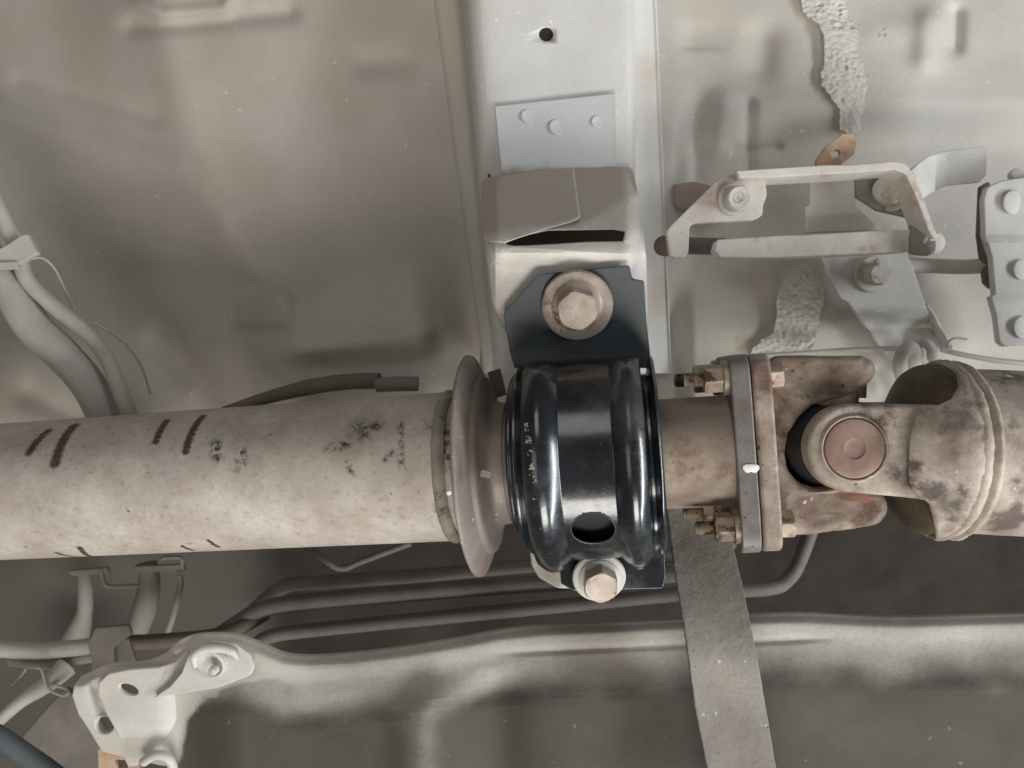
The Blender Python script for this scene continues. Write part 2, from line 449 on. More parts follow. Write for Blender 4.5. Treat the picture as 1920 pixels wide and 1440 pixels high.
def tube_mat():
    N = NT('driveshaft_tube_dust')
    uvn = N.n('ShaderNodeTexCoord').outputs['UV']
    a = N.noise(34, 9, .68)
    c = N.ramp(a, [(.30, srgb(164, 153, 141)), (.5, srgb(186, 176, 165)), (.70, srgb(206, 199, 190))])
    c = N.mix(N.math('MULTIPLY', N.mask(N.noise(52, 5, .6, off=4), .52, .7), .35), c, srgb(178, 158, 140))
    c = N.mix(N.math('MULTIPLY', N.mask(N.noise(38, 4, .6, off=8), .56, .7), .3), c, srgb(186, 188, 180))
    c = N.mix(N.math('MULTIPLY', N.mask(N.noise(330, 4, .6), .5, .8), .6), c, srgb(146, 126, 108))
    c = N.mix(N.math('MULTIPLY', N.mask(N.noise(260, 3, .55, off=2), .70, .75), .8), c, srgb(104, 82, 66))
    # warp the coordinate so painted strokes get ragged ends
    nz = N.n('ShaderNodeTexNoise', i_Vector=uvn, i_Scale=650., i_Detail=5.)
    wv = N.n('ShaderNodeVectorMath', operation='SUBTRACT', i_0=nz.outputs['Color'], i_1=(.5, .5, .5)).outputs[0]
    wv = N.n('ShaderNodeVectorMath', operation='SCALE', i_0=wv, i_Scale=.0032).outputs[0]
    uw = N.n('ShaderNodeVectorMath', operation='ADD', i_0=uvn, i_1=wv).outputs[0]
    fz = N.n('ShaderNodeVectorMath', operation='MULTIPLY', i_0=uw, i_1=(1, 1, 0)).outputs[0]
    def capsule(A, B, r, soft):
        ba = B-A; L2 = max(ba.dot(ba), 1e-10)
        pa = N.n('ShaderNodeVectorMath', operation='SUBTRACT', i_0=fz, i_1=A).outputs[0]
        h = N.n('ShaderNodeVectorMath', operation='DOT_PRODUCT', i_0=pa, i_1=ba).outputs['Value']
        h = N.n('ShaderNodeClamp', i_0=N.math('DIVIDE', h, L2)).outputs[0]
        s = N.n('ShaderNodeVectorMath', operation='SCALE', i_0=ba, i_Scale=h).outputs[0]
        dd = N.n('ShaderNodeVectorMath', operation='DISTANCE', i_0=pa, i_1=s).outputs['Value']
        return N.n('ShaderNodeMapRange', i_0=dd, i_1=r*(1-soft), i_2=r*(1+soft), i_3=1., i_4=0.).outputs[0]
    px = .000285
    strokes = [((90, 808), (55, 848), 8), ((140, 798), (104, 868), 10), ((312, 790), (292, 828), 7), ((380, 781), (348, 846), 7.5),
               ((108, 1037), (150, 1046), 5), ((150, 1027), (172, 1044), 5.5), ((342, 1024), (362, 1032), 4.5), ((392, 1014), (410, 1026), 4.5)]
    m = None
    for A, B, r in strokes:
        k = capsule(tube_uv(*A), tube_uv(*B), r*px, .35); m = k if m is None else N.math('MAXIMUM', m, k)
    c = N.mix(N.math('MULTIPLY', m, N.math('SUBTRACT', 1.02, N.math('MULTIPLY', N.mask(N.noise(500, 4, .6, off=3), .5, .75), .4))), c, srgb(84, 62, 50))
    st = [((404, 832), (408, 858), 7), ((453, 848), (451, 866), 6), ((448, 872), (444, 878), 4), ((674, 804), (684, 808), 11),
          ((700, 800), (708, 797), 6), ((822, 796), (830, 806), 9), ((830, 830), (836, 870), 8), ((822, 950), (834, 980), 5), ((640, 835), (640, 836), 5),
          ((752, 795), (754, 880), 3), ((735, 848), (722, 862), 3), ((615, 840), (655, 832), 4), ((650, 868), (660, 890), 3)]
    m = None
    for A, B, r in st:
        k = capsule(tube_uv(*A), tube_uv(*B), r*px*1.5, .8); m = k if m is None else N.math('MAXIMUM', m, k)
    m = N.math('MULTIPLY', m, N.mask(N.noise(330, 5, .65, off=6), .40, .60))
    c = N.mix(m, c, srgb(62, 56, 52))
    # bare rusty top of the tube and greasy end near the slinger
    N.put(N.b.inputs['Base Color'], c)
    N.put(N.b.inputs['Roughness'], N.math('ADD', N.math('MULTIPLY', N.noise(50, 4), .25), .52))
    N.b.inputs['Specular IOR Level'].default_value = .4
    N.put(N.b.inputs['Normal'], N.bump(N.noise(700, 4, .6), .00007, 1., N.bump(N.noise(150, 7, .65), .00035)))
    return N.m
M['tube'] = tube_mat()

# ------------------------------------------------------------------ the setting: floor of the car
def ridge(x, y, pts, w):
    """gaussian ridge along a polyline"""
    best = 1e9
    for i in range(len(pts)-1):
        ax_, ay = pts[i]; bx, by = pts[i+1]; dx, dy = bx-ax_, by-ay
        t = max(0, min(1, ((x-ax_)*dx+(y-ay)*dy)/(dx*dx+dy*dy)))
        d = math.hypot(x-ax_-dx*t, y-ay-dy*t); best = min(best, d)
    return math.exp(-(best/w)**2)
def pad(x, y, x0, x1, y0, y1, s):
    return sstep(x0-s, x0+s, x)*(1-sstep(x1-s, x1+s, x))*sstep(y0-s, y0+s, y)*(1-sstep(y1-s, y1+s, y))

def z_left(x, y):
    # crease line separating the sloping outer part from the flat part
    xc = 262+.0*y+sstep(0, 700, y)*195+max(0, y-250)*.05
    d = x-xc
    z = .505
    z += .024*sstep(70, -190, d)            # left of the crease the floor rises away
    z += -.004*math.exp(-((d-40)/45)**2)
    z += .020*sstep(0, -420, d)
    z -= .0035*ridge(x, y, [(0, 215), (330, 315), (480, 500)], 26)
    z += .0022*ridge(x, y, [(40, 150), (290, 222)], 18)
    z += .002*ridge(x, y, [(240, 430), (400, 485)], 18)
    z -= .006*pad(x, y, 445, 545, 545, 612, 14)
    z += .0045*ridge(x, y, [(250, 48), (540, 22)], 20)
    z -= .004*ridge(x, y, [(260, 5), (300, 28), (420, 20), (440, -20)], 14)
    z += .004*ridge(x, y, [(780, 115), (690, 118)], 28)
    z -= .006*ridge(x, y, [(560, 655), (760, 628), (920, 600)], 22)
    z += .010*sstep(650, 690, y-(x-700)*-.06)*sstep(480, 560, x)
    z -= .040*sstep(380, 660, y)*sstep(380, 520, x-.2*y+60)
    z += .012*ridge(x, y, [(60, 730), (150, 780)], 36)
    z += .010*sstep(330, 250, y+x*.2)*sstep(120, 20, x)*0
    z += .008*ridge(x, y, [(300, 640), (380, 720), (400, 800)], 30)
    xf = 778+(y+300)*.132; t = sstep(xf-120, xf-8, x); z = z*(1-t)+.5045*t
    z += .0012*noise.noise(Vector((x*.006, y*.006, 1.3)))*(1-t)
    return z
def z_right(x, y):
    z = .488
    z += .004*sstep(30, 70, y)*sstep(1400, 1240, x)*(1-sstep(86, 100, y))
    z += .006*ridge(x, y, [(1430, 75), (1425, 125)], 34)
    z += .0040*ridge(x, y, [(1404, 195), (1404, 330)], 13)
    z -= .004*ridge(x, y, [(1362, 190), (1350, 270)], 26)
    z += .004*ridge(x, y, [(1310, 190), (1290, 320)], 32)
    z += .0045*ridge(x, y, [(1792, 25), (1790, 85)], 17)
    z -= .0045*ridge(x, y, [(1745, 40), (1735, 110)], 26)
    z -= .002*ridge(x, y, [(1640, 60), (1720, 50)], 30)
    z += .020*sstep(180, 290, y)-.032*sstep(310, 660, y)
    z += .003*ridge(x, y, [(1380, 282), (1460, 276)], 8)
    z -= .006*sstep(655, 760, y)
    z += .003*ridge(x, y, [(1640, 700), (1660, 740)], 16)
    z -= .002*pad(x, y, 1253, 1282, 698, 750, 3)
    t = sstep(1305, 1258, x); z = z*(1-t)+.4870*t
    z += .0014*noise.noise(Vector((x*.008, y*.008, 4.3)))
    return z
def holes(fz): return fz
flo = grid_obj('floor_panel', -420, 900, -320, 1010, 230, 230, z_left, M['floor'], kind='structure')
flo = grid_obj('floor_panel', 1180, 2360, -320, 800, 220, 190, z_right, M['floor_r'], kind='structure',
               attr=lambda x, y: .3*ridge(x, y, [(1404, 195), (1404, 330)], 16))  # soft shade of the crease put into the colour
# tunnel roof seen in the gap under the shaft
def z_tun(x, y):
    return .62+.04*sstep(950, 1250, y)+.08*sstep(400, 900, x)-.02*sstep(1250, 1500, y)*sstep(600, 400, x)+.006*math.sin(x*.012+y*.004)+.01*ridge(x, y, [(500, 1000), (640, 1060), (760, 1010)], 30)
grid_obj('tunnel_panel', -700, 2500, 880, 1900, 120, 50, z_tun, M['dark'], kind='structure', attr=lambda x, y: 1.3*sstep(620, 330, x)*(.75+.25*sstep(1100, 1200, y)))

# dried sealant crusts (thick rough patches on the floor)
def crust(name, outline, z, label, lx=9e3, rx=9.9e3):
    rng = random.Random(len(outline)*7)
    o = []
    for p in cr([Vector((a, b, 0)) for a, b in outline], 7, True):
        q = Vector((p.x*.11, p.y*.11, 0))
        o.append((p.x+4.5*noise.noise(q)+2*noise.noise(q*2.7), p.y+3*noise.noise(q+Vector((9, 3, 1)))))
    V, Fs = solid([o], 10, 2.5, 1, (3.5, 3.5))
    out = []
    for v in V:
        n = noise.fractal(Vector((v.x*.17, v.y*.15, 2)), .7, 2.2, 3)*(.35+1.1*abs(noise.noise(Vector((v.x*.04, v.y*.03, 5)))))*1.5
        n2 = noise.noise(Vector((v.x*.025, v.y*.025, 7)))
        p = P(v.x, v.y, z(v.x, v.y)-.0034*(v.z < 0)); p.z += (.0044*sstep(0, 70, v.x-float(np.interp(v.y, [0, 100, 200, 250], [1540, 1570, 1588, 1596]))) if lx < 9e3 else 0)-((n*.0011+n2*.0012) if v.z < 0 else -.004)
        out.append(p)
    ob = finish(name, out, Fs, M['crust'], ang=70); tag(ob, label, 'sealant'); return ob
crust('sealant_patch', [(1500, -160), (1502, -60), (1505, 10), (1512, 28), (1536, 50), (1546, 100), (1540, 150), (1556, 178), (1574, 205), (1576, 240), (1592, 252), (1612, 246), (1624, 190), (1640, 120), (1668, 60), (1672, 10), (1664, -60), (1660, -160)],
      z_right, 'crumbly grey strip of dried sealant running up to the top edge above the rusty tab', 1560, 1640)
crust('sealant_patch', [(1525, 482), (1478, 506), (1458, 560), (1452, 620), (1424, 640), (1412, 672), (1500, 690), (1528, 640), (1545, 560), (1556, 500)],
      lambda x, y: z_right(x, y)-.002, 'dark crumbly sealant mound behind the sloping hanger plate')

# ------------------------------------------------------------------ crossmember beam with its tower
beam = thing('floor_crossmember', 'pale grey box crossmember running down from the top edge to the black bearing bracket', 'crossmember', P(1050, 200, .48))
def railset(xs_top, xs_bot, zs, y0=-300, y1=700):
    out = []
    for xt, xb, z in zip(xs_top, xs_bot, zs):
        r = []
        for k in range(6):
            t = k/5; r.append((xt+(xb-xt)*t, y0+(y1-y0)*t, z))
        out.append(r)
    return out
# hat section, from the outer left flange over the face to the right flange
xt = [764, 778, 806, 824, 836, 848, 862, 900, 1040, 1158, 1174, 1180, 1190, 1212, 1216, 1222]
xb = [900, 910, 920, 926, 928, 930, 936, 960, 1060, 1178, 1190, 1196, 1204, 1254, 1258, 1262]
zs = [.512, .502, .500, .498, .490, .472, .458, .4525, .4525, .4525, .455, .462, .479, .4825, .4825, .495]
hat = loft('beam_face', railset(xt, xb, zs), M['beam'], beam, nv=60, sm=4, ang=60,
           attr=lambda x, y: .8*sstep(905+max(0, y)*.05, 850+max(0, y)*.09, x))
hat = cut(hat, P(1024, 64, .4525), (0, 0, -1), 13.5, 40)
spin('hole_collar', P(1024, 64, .4535), (0, 0, 1), [(0, 14), (2, 13.6), (26, 12)], M['inside'], beam, seg=32)
plate('reinforcement_plate', [rp([(928, 199), (1154, 175), (1159, 420), (950, 420)], 3)], .4490, 9, M['patch'], beam, bev=1.0,
      warp=lambda x, y: .4492-.0004*sstep(1150, 1158, x), grid=(20, 20), attr=lambda x, y: .6*sstep(290, 330, y)+.5*ridge(x, y, [(1048, 200), (1060, 205)], 10)+.5*ridge(x, y, [(1118, 222), (1124, 240)], 8))
for (cx, cy, r) in ((1045, 238, 15), (990, 218, 13), (1120, 228, 11)):
    spin('spot_weld', P(cx, cy, .4490), (.14, -.02, -1), [(-2, r), (.5, r), (1.0, r*.9), (.2, r*.7), (.2, r*.2)], M['patch'], beam, seg=32, ang=50)
for (cx, cy, r, z) in ((1205, 190, 10, .4858),):
    spin('spot_weld', P(cx, cy, z), (0, 0, -1), [(-2, r), (.5, r), (1.4, r*.7)], M['beam'], beam, seg=24, ang=50)

def z_tower(x, y):
    z = (.4495)-.0715*sstep(300, 458, y)            # the pressing leans towards the camera
    z -= .003*math.exp(-((y-472)/14)**2)
    z += .003*sstep(478, 512, y)+.00009*max(0, y-495)
    ex = sstep(938, 898+(y-320)*.03, x); z += .016*ex*ex
    ex = sstep(1168, 1196+(y-320)*.06, x); z += .014*ex*ex
    z += .030*sstep(575, 640, y)*(1-sstep(960, 1000, x))
    return z
tow = [(906, 334), (1000, 318), (1150, 312), (1186, 314), (1196, 360), (1205, 430), (1212, 480), (1214, 560), (1216, 600), (1216, 640), (960, 640), (938, 600), (922, 565), (914, 500), (907, 440), (902, 380)]
slot = [(945, 456), (962, 449), (990, 440), (1026, 432), (1080, 431), (1150, 430), (1172, 434), (1168, 452), (1100, 453), (1040, 457), (985, 460), (960, 460)]
plate('tower_pressing', [rp(tow, [10, 6, 6, 12, 20, 20, 20, 20, 10, 10, 10, 20, 20, 30, 30, 20]), rp(slot, 3)], 0, 7, M['tower'], beam, bev=2.5, warp=z_tower, grid=(9, 9),
      attr=lambda x, y: .92*(1-sstep(400, 450, y-(x-1080)*-.08+max(0, x-1090)*.5)) + .45*ridge(x, y, [(1120, 468), (1180, 470)], 12)+.35*ridge(x, y, [(940, 480), (985, 474)], 12))
plate('folded_flap', [rp([(903, 338), (1000, 319), (1076, 315), (1082, 360), (1089, 408), (1070, 416), (1026, 428), (980, 443), (946, 455), (915, 452), (906, 400)], [8, 6, 3, 12, 8, 12, 8, 4, 3, 6, 20])], 0, 6, M['tower'], beam, bev=1.6,
      warp=lambda x, y: z_tower(x, y)-.0048-.003*sstep(1030, 1085, x)*sstep(340, 410, y), grid=(6, 6), attr=lambda x, y: (.95*(1-sstep(405, 440, y+max(0, 980-x)*-.2)*.75))*(1-ridge(x, y, [(1078, 318), (1090, 408), (1068, 417), (980, 444), (946, 456)], 5)))  # pale rim along the fold: its lit edge put into the colour
# side walls closing the tower back to the floor
def skirt(name, pts, zf, zb, mat, parent):
    V = []; Fs = []; C = cr([Vector((a, b, 0)) for a, b in pts], 6, False); K = 6
    for p in C:
        for k in range(K+1):
            t = k/K; z0 = zf(p.x, p.y)+.002
            q = P(p.x, p.y, z0); z = z0+(zb-z0)*t
            V.append(Vector((q.x*(1+.00*t), q.y, z)))
    for i in range(len(C)-1):
        for k in range(K):
            a = i*(K+1)+k; Fs.append((a, a+1, a+K+2, a+K+1))
    return finish(name, V, Fs, mat, parent, ang=60)
skirt('tower_wall', [(905, 345), (903, 380), (910, 440), (917, 500), (925, 560), (940, 598), (962, 640)], z_tower, .50, M['tower'], beam)
skirt('tower_wall', [(1186, 330), (1200, 400), (1208, 470), (1210, 540), (1211, 600), (1211, 650)], z_tower, .50, M['tower'], beam)
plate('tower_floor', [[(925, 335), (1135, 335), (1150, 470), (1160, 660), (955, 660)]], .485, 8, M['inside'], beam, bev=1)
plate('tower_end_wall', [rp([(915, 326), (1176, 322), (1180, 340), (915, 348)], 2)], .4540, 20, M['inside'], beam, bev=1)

# ------------------------------------------------------------------ black bearing bracket
brk = thing('shaft_bearing_bracket', 'glossy black ribbed bearing bracket bolted round the driveshaft in the middle', 'bearing bracket', AX.c(1095))
ZP = .3802
mp = [(944, 588), (1008, 514), (1180, 497), (1186, 522), (1208, 526), (1212, 600), (1220, 668), (1216, 690), (1100, 690), (965, 690), (956, 660)]
mplate = plate('mounting_plate', [rp(mp, [5, 6, 5, 8, 5, 8, 6, 4, 4, 6, 10])], 0, 13, M['blackm'], brk, bev=1.6,
               warp=lambda x, y: ZP+.00009*(y-560)-.0030*sstep(650, 690, y), grid=(14, 14))
RA = 186.0
def prof_h(x, ph):
    """radial height (px) of the pressed ring across its width; x is the pixel column at the axis"""
    k = 1.0
    h = 0
    endt = sstep(R_(97), R_(78), ph)*sstep(R_(-92), R_(-52), ph)
    def rib(c, w, H):
        t = (x-c)/w
        return H*math.cos(math.pi*t/2)**.95 if abs(t) < 1 else 0
    h += max(rib(1032, 33, 20)*endt, 0)
    h += max(rib(1184, 30, 20)*endt, 0)
    h -= 9*sstep(1005, 1000, x)                      # outer left step
    h -= 12*sstep(988, 982, x)
    h -= 3*ridge(x, 0, [(996, -1), (996, 1)], 2.0)
    h -= 26*sstep(1209, 1213, x)*sstep(1230, 1222, x)*sstep(R_(46), R_(20), ph)    # the slit before the outer lip
    h -= 9*sstep(1208, 1212, x)*sstep(1224, 1220, x)
    h += 1*sstep(1224, 1230, x)
    return h
def ring_edge(ph):
    L = 972+42*sstep(R_(35), R_(92), ph); Rr = 1237-14*sstep(R_(55), R_(92), ph)
    return L, Rr
V = []; Fs = []; NU, NV = 220, 170
for j in range(NV+1):
    ph = R_(-92+184*j/NV); L, Rr = ring_edge(ph)
    for i in range(NU+1):
        x = L+(Rr-L)*i/NU; h = prof_h(x, ph)
        e = min(1, (i/NU)/.022); e2 = min(1, (1-i/NU)/.035)
        h -= 16*(1-math.sqrt(max(0, 1-(1-e)**2))); h -= 14*(1-math.sqrt(max(0, 1-(1-e2)**2)))
        if i in (0, NU): h -= 26
        r = RA+h; q = r*math.sin(ph); w = r*math.cos(ph)
        # lower end flattens towards the bottom flange
        V.append(AX.pt(x, q, w))
for j in range(NV):
    for i in range(NU):
        a = j*(NU+1)+i; Fs.append((a, a+NU+1, a+NU+2, a+1))
ring = finish('ribbed_ring', V, Fs, M['black'], brk, ang=70)
sol = ring.modifiers.new('s', 'SOLIDIFY'); sol.thickness = .0016; sol.offset = -1
# oval drain hole in the web between the ribs
def on_ring(px, py, r):
    d = P(px, py, 1).normalized(); o = -AX.A
    dp = d-AX.a*d.dot(AX.a); op = o-AX.a*o.dot(AX.a)
    A = dp.dot(dp); B = 2*dp.dot(op); C = op.dot(op)-r*r
    t = (-B-math.sqrt(max(B*B-4*A*C, 0)))/(2*A); hit = d*t
    rel = hit-AX.A; ax_s = rel.dot(AX.a); n = (rel-AX.a*ax_s).normalized()
    return hit, n
hc, hn = on_ring(1112, 993, RA*.384/F)
bpy.context.view_layer.update()
m_ = RA*.384/F
cut(ring, hc, hn, 41, 50, 48)
# rolled rim of the hole
V = []; Fs = []; n1, n2 = 64, 8
xx = AX.a; yy = hn.cross(xx).normalized()
for i in range(n1):
    t = 2*math.pi*i/n1; rr0 = 41.6*hc.z/F
    pc = hc+(xx*math.cos(t)+yy*math.sin(t))*rr0
    rel = pc-AX.A; rel -= AX.a*rel.dot(AX.a)
    pc += rel.normalized()*(m_-rel.length)
    od = (pc-hc).normalized()
    for j in range(n2):
        a = 2*math.pi*j/n2; V.append(pc+od*(math.cos(a)*1.6*hc.z/F)+hn*(math.sin(a)*1.6*hc.z/F))
for i in range(n1):
    for j in range(n2):
        a = i*n2+j; b = i*n2+(j+1) % n2; c_ = ((i+1) % n1)*n2+(j+1) % n2; d_ = ((i+1) % n1)*n2+j
        Fs.append((a, b, c_, d_))
finish('hole_lip', V, Fs, M['blackm'], brk)
lathe('rubber_cushion', AX, [(985, 104), (985, 158), (1000, 164), (1100, 160), (1190, 164), (1200, 158), (1200, 104)], M['rubber'], brk, seg=64)
# lower flange and white backing under it
plate('bottom_flange', [rp([(1048, 1040), (1246, 1030), (1248, 1080), (1243, 1104), (1075, 1108), (1052, 1095)], 8)], .377, 10, M['black'], brk, bev=2)
lbk = thing('body_mounting_lug', 'smooth white rounded mounting lug showing below the left rib of the black bracket', 'mounting lug', P(1030, 1080, .39))
plate('lug_pad', [rp([(992, 1020), (1110, 1010), (1110, 1108), (1046, 1105), (1010, 1085), (996, 1060)], [10, 10, 6, 20, 25, 20])], 0, 46, M['rim'], lbk, bev=9,
      warp=lambda x, y: .384+.012*sstep(1060, 1000, x), grid=(10, 10))
# flaking yellowish paint along the left rib
fl = []
rng = random.Random(3)
V = []; Fs = []
for (y0, y1, n) in ((1050, 1053, 4), (1056, 1058, 3), (1063, 1067, 5), (795, 812, 12), (818, 834, 18), (845, 856, 5), (868, 880, 14), (885, 902, 8), (930, 940, 3)):
    for k in range(n):
        yy_ = rng.uniform(y0, y1); xx_ = (988+(yy_-790)*.11+rng.uniform(-5, 7)) if y0 < 1000 else 1200+rng.uniform(-5, 6)
        hit, nn = on_ring(xx_, yy_, (RA+9)*.387/F)
        ph_ = math.atan2((hit-AX.A).dot(AX.e2), (hit-AX.A).dot(AX.e3))
        best = None
        for it in range(24):   # walk to the real surface
            px_ax = 950+it*4
        s = rng.uniform(.9, 2.3)*hit.z/F; t0 = AX.a; t1 = nn.cross(t0)
        # height of ring at that axial station
        sa = (hit-AX.A).dot(AX.a)
        lo_, hi_ = 900, 1300
        for _ in range(24):
            mid = (lo_+hi_)/2
            if AX.s(mid) < sa: lo_ = mid
            else: hi_ = mid
        cc = AX.c(lo_); rad = (RA+prof_h(lo_, ph_))*cc.z/F
        c0 = cc+nn*(rad+.00015)
        b = len(V); m = rng.randint(4, 6)
        for q in range(m):
            a = 2*math.pi*q/m+rng.uniform(-.4, .4); rr = s*rng.uniform(.6, 1.2)
            V.append(c0+t0*math.cos(a)*rr+t1*math.sin(a)*rr*1.3)
        V.append(c0+nn*.0003)
        for q in range(m): Fs.append((b+q, b+(q+1) % m, b+m))
finish('paint_flake', V, Fs, M['flake'], brk, kind='stuff')

def big_bolt(c, d, wr, hr, hh, rot, parent, mat, wash_t=7, dome=0, mat2=None):
    d = Vector(d).normalized(); c = Vector(c); m = c.z/F
    b = hexhead('bolt_head', c+d*(wash_t*m), d, hr, hh, mat, parent, rot=rot)
    spin('washer', c, d, [(0, wr), (wash_t*.55, wr), (wash_t*.9, wr*.965), (wash_t, wr*.9), (wash_t*.9, wr*.72), (wash_t+2, hr*1.34), (wash_t+4, hr*1.22), (wash_t+4, hr*.5)], mat2 or mat, b, seg=72, ang=30)
    return b
big_bolt(P(1082, 572, ZP-.0008), (-.07, .36, -1), 67, 34, 36, .28, brk, M['bolt'], 10)
big_bolt(P(1123, 1081, .3745), (.0, .30, -1), 50, 29, 34, .55, brk, M['bolt'], 7, mat2=M['rim'])

# ------------------------------------------------------------------ front driveshaft
shaft = thing('front_driveshaft', 'thick dusty beige driveshaft tube with dark paint strokes entering from the left edge', 'driveshaft', AX.c(500))
RT = .038
def tprof(px, f=1.): return (px, RT*f*F/AX.c(px).z)
lathe('tube', AX, [tprof(p) for p in range(-420, 841, 20)]+[tprof(846, .985), tprof(862, .93), tprof(890, .86)], M['tube'], shaft, seg=160, uvs=True, ang=60)
def wob(px, th): return 1+.006*noise.noise(Vector((px*.12, th*5, 3)))+.004*noise.noise(Vector((px*.3, th*16, 5)))
lathe('weld_seam', AX, [(842, 136), (846, 141), (852, 143), (858, 141), (864, 134)], M['tube2'], shaft, seg=160, rf=wob, ang=80)
lathe('dust_slinger', AX, [(893, 199), (891, 202.5), (893, 205.5), (897, 205), (899, 202), (902, 196), (906, 186), (912, 172), (915, 166), (921, 163), (924, 158), (926, 148), (930, 132), (936, 118), (943, 114), (959, 112)], M['slinger'], shaft, seg=144, sub=2, ang=50)
lathe('slinger_back', AX, [(893, 199), (897, 180), (902, 150), (906, 112)], M['slinger'], shaft, seg=96)
lathe('shaft_collar', AX, [(938, 103), (940, 112), (957, 112), (958, 107), (964, 107), (966, 103), (1010, 103)], M['slinger'], shaft, seg=96, ang=30)
# small tack block on the slinger and a white drip
plate('balance_tab', [rp([(903, 880), (920, 884), (918, 897), (899, 893)], 2)], .337, 6, M['slinger'], shaft, bev=1)
lathe('stub_tube', AX, [(1225, 102), (1290, 103), (1355, 103), (1364, 106), (1372, 110), (1378, 112)], M['stub'], shaft, seg=128, ang=60)

def axis_solid(name, ax, px, loops, t, bev, mat, parent, res=3, squeeze=None, **k):
    """outline loops (q down, w towards camera, px) extruded t px along the axis starting at column px"""
    V, Fs = solid(loops, t, bev, res)
    c = ax.c(px); m = c.z/F
    out = [c+ax.e2*(v.x*m)+ax.e3*(v.y*m)+ax.a*((v.z+t/2)*m) for v in V]
    Fs = [f[::-1] for f in Fs]
    return finish(name, out, Fs, mat, parent, wn=True, **k)
def flange_outline(h, b, r):      # rounded square flange with bolt ears at the corners
    return rp([(-h, -b), (-h, b), (-h*.55, b*1.05), (h*.55, b*1.05), (h, b), (h, -b), (h*.55, -b*1.05), (-h*.55, -b*1.05)], r, 8)
axis_solid('companion_flange', AX, 1364, [flange_outline(176, 108, 40), circ(0, 0, 60)], 34, 4, M['flange'], shaft)
# white paint dot on the flange edge
hd = AX.pt(1388, 22, 113)
spin('paint_dot', hd, (-.1, .1, -1), [(0, 9), (1.5, 9), (2.6, 6)], M['white_dot'], shaft, seg=18, rf=lambda h, r, th: r*(1.25+.45*math.cos(2*th)+.1*math.sin(5*th)))
dd_, nn_ = on_ring(846, 893, .0565)
spin('paint_dot', AX.pt(886, 22, 204), (0, 0, -1), [(0, 5), (3, 5), (5, 3)], M['white_dot'], shaft, seg=12)

# ------------------------------------------------------------------ front flange yoke of the joint
yk = thing('flange_yoke', 'rusty cast flange yoke with two prongs bolted to the right end of the bearing stub', 'flange yoke', AX.c(1470))
axis_solid('yoke_flange', AX, 1402, [flange_outline(176, 104, 42), circ(0, 0, 40)], 34, 7, M['yoke'], yk)
# body and prongs: profile in the plane of the picture, rounded hard, given real depth
C0 = AX.c(1500)
yo = [(1432, 700), (1440, 668), (1500, 666), (1560, 667), (1618, 668), (1638, 678), (1642, 700), (1632, 714), (1618, 726), (1600, 738), (1560, 748), (1522, 760), (1494, 785), (1476, 815), (1470, 848), (1476, 880), (1496, 905), (1525, 915), (1570, 912), (1612, 914), (1648, 922), (1664, 940), (1662, 966), (1646, 982), (1600, 990), (1540, 998), (1470, 1006), (1444, 1000), (1436, 960)]
def yoke_part():
    T = 112
    V, Fs = solid([rp(yo, 24, 5)], T, 13, 4, (12, 12))
    out = []
    for v in V:
        x, y = v.x, v.y
        c = AX.c(x); m = c.z/F; rel = (y-(c.y/c.z*F+720))
        # round outside like a pipe: depth limited by a circle of 172 px, arms thicker at the ends
        w = -v.z                     # + towards the camera
        lim = math.sqrt(max(10, 178**2-min(170, abs(rel))**2))
        sc = min(1., (lim+28)/(T/2))
        dish = 1-.25*math.exp(-((x-1530)/60)**2)*(1 if abs(rel) > 90 else .4)
        p = c+AX.e2*0+AX.e3*(w*sc*dish*m)
        q = P(x, y, p.z); p2 = Vector((q.x, q.y, p.z))
        n = noise.fractal(Vector((x*.04, y*.04, w*.04)), .8, 2.1, 3)*.0006
        out.append(p2+Vector((0, n, -n)))
    return finish('yoke_body', out, Fs, M['yoke'], yk, ang=60, attr=lambda x, y: 1.0*ridge(x, y, [(1588, 922), (1622, 932)], 20))
yoke_part()
spin('prong_boss', P(1585, 702, C0.z), (0, -1, 0), [(-44, 36), (20, 38), (26, 34)], M['yoke'], yk, seg=40)
spin('prong_boss', P(1595, 955, C0.z), (0, 1, 0), [(-40, 38), (20, 38), (26, 34)], M['yoke'], yk, seg=40)

def flange_bolt(qy, w, n_lbl):
    ncl = AX.pt(1364, qy, w); d = -AX.a
    m = ncl.z/F
    b = hexhead('nut', ncl+d*10*m, d, 24, 34, M['nut'], yk, rot=.2, ch=.15, ref=(0, 0, -1))
    spin('washer', ncl, d, [(0, 33), (9, 33), (10, 31)], M['nut'], b, seg=40, ref=(0, 0, -1))
    pr = []
    for k in range(12): pr += [(40+k*3.2, 14), (41.6+k*3.2, 11.6)]
    spin('bolt_shank', ncl, d, [(30, 14)]+pr+[(80, 10)], M['nut'], b, seg=24, ref=(0, 0, -1), ang=20)
    hc_ = AX.pt(1437, qy, w)
    hexhead('bolt_head', hc_, AX.a, 25, 24, M['nut'], yk, rot=.2, ch=.2, ref=(0, 0, -1))
flange_bolt(-136, 72, 0); flange_bolt(128, 78, 1); flange_bolt(-136, -72, 0); flange_bolt(128, -78, 1)

# ------------------------------------------------------------------ cross and rear shaft
crs = thing('joint_cross', 'dark greasy joint cross between the two rusty yokes', 'joint cross', J)
spin('cross_body', J+Vector((0, 0, .022)), (0, 0, -1), [(0, 40), (10, 74), (40, 84), (100, 84), (130, 66), (150, 48)], M['rubber'], crs, seg=48)
spin('trunnion', J, (0, -1, 0), [(-130, 36), (-60, 40), (60, 40), (120, 36)], M['rubber'], crs, seg=40)
spin('bearing_cup', J, (0, -1, 0), [(60, 46), (110, 46), (118, 40)], M['yoke'], crs, seg=40)
spin('bearing_cup', J, (0, 1, 0), [(60, 46), (112, 46), (118, 40)], M['yoke'], crs, seg=40)

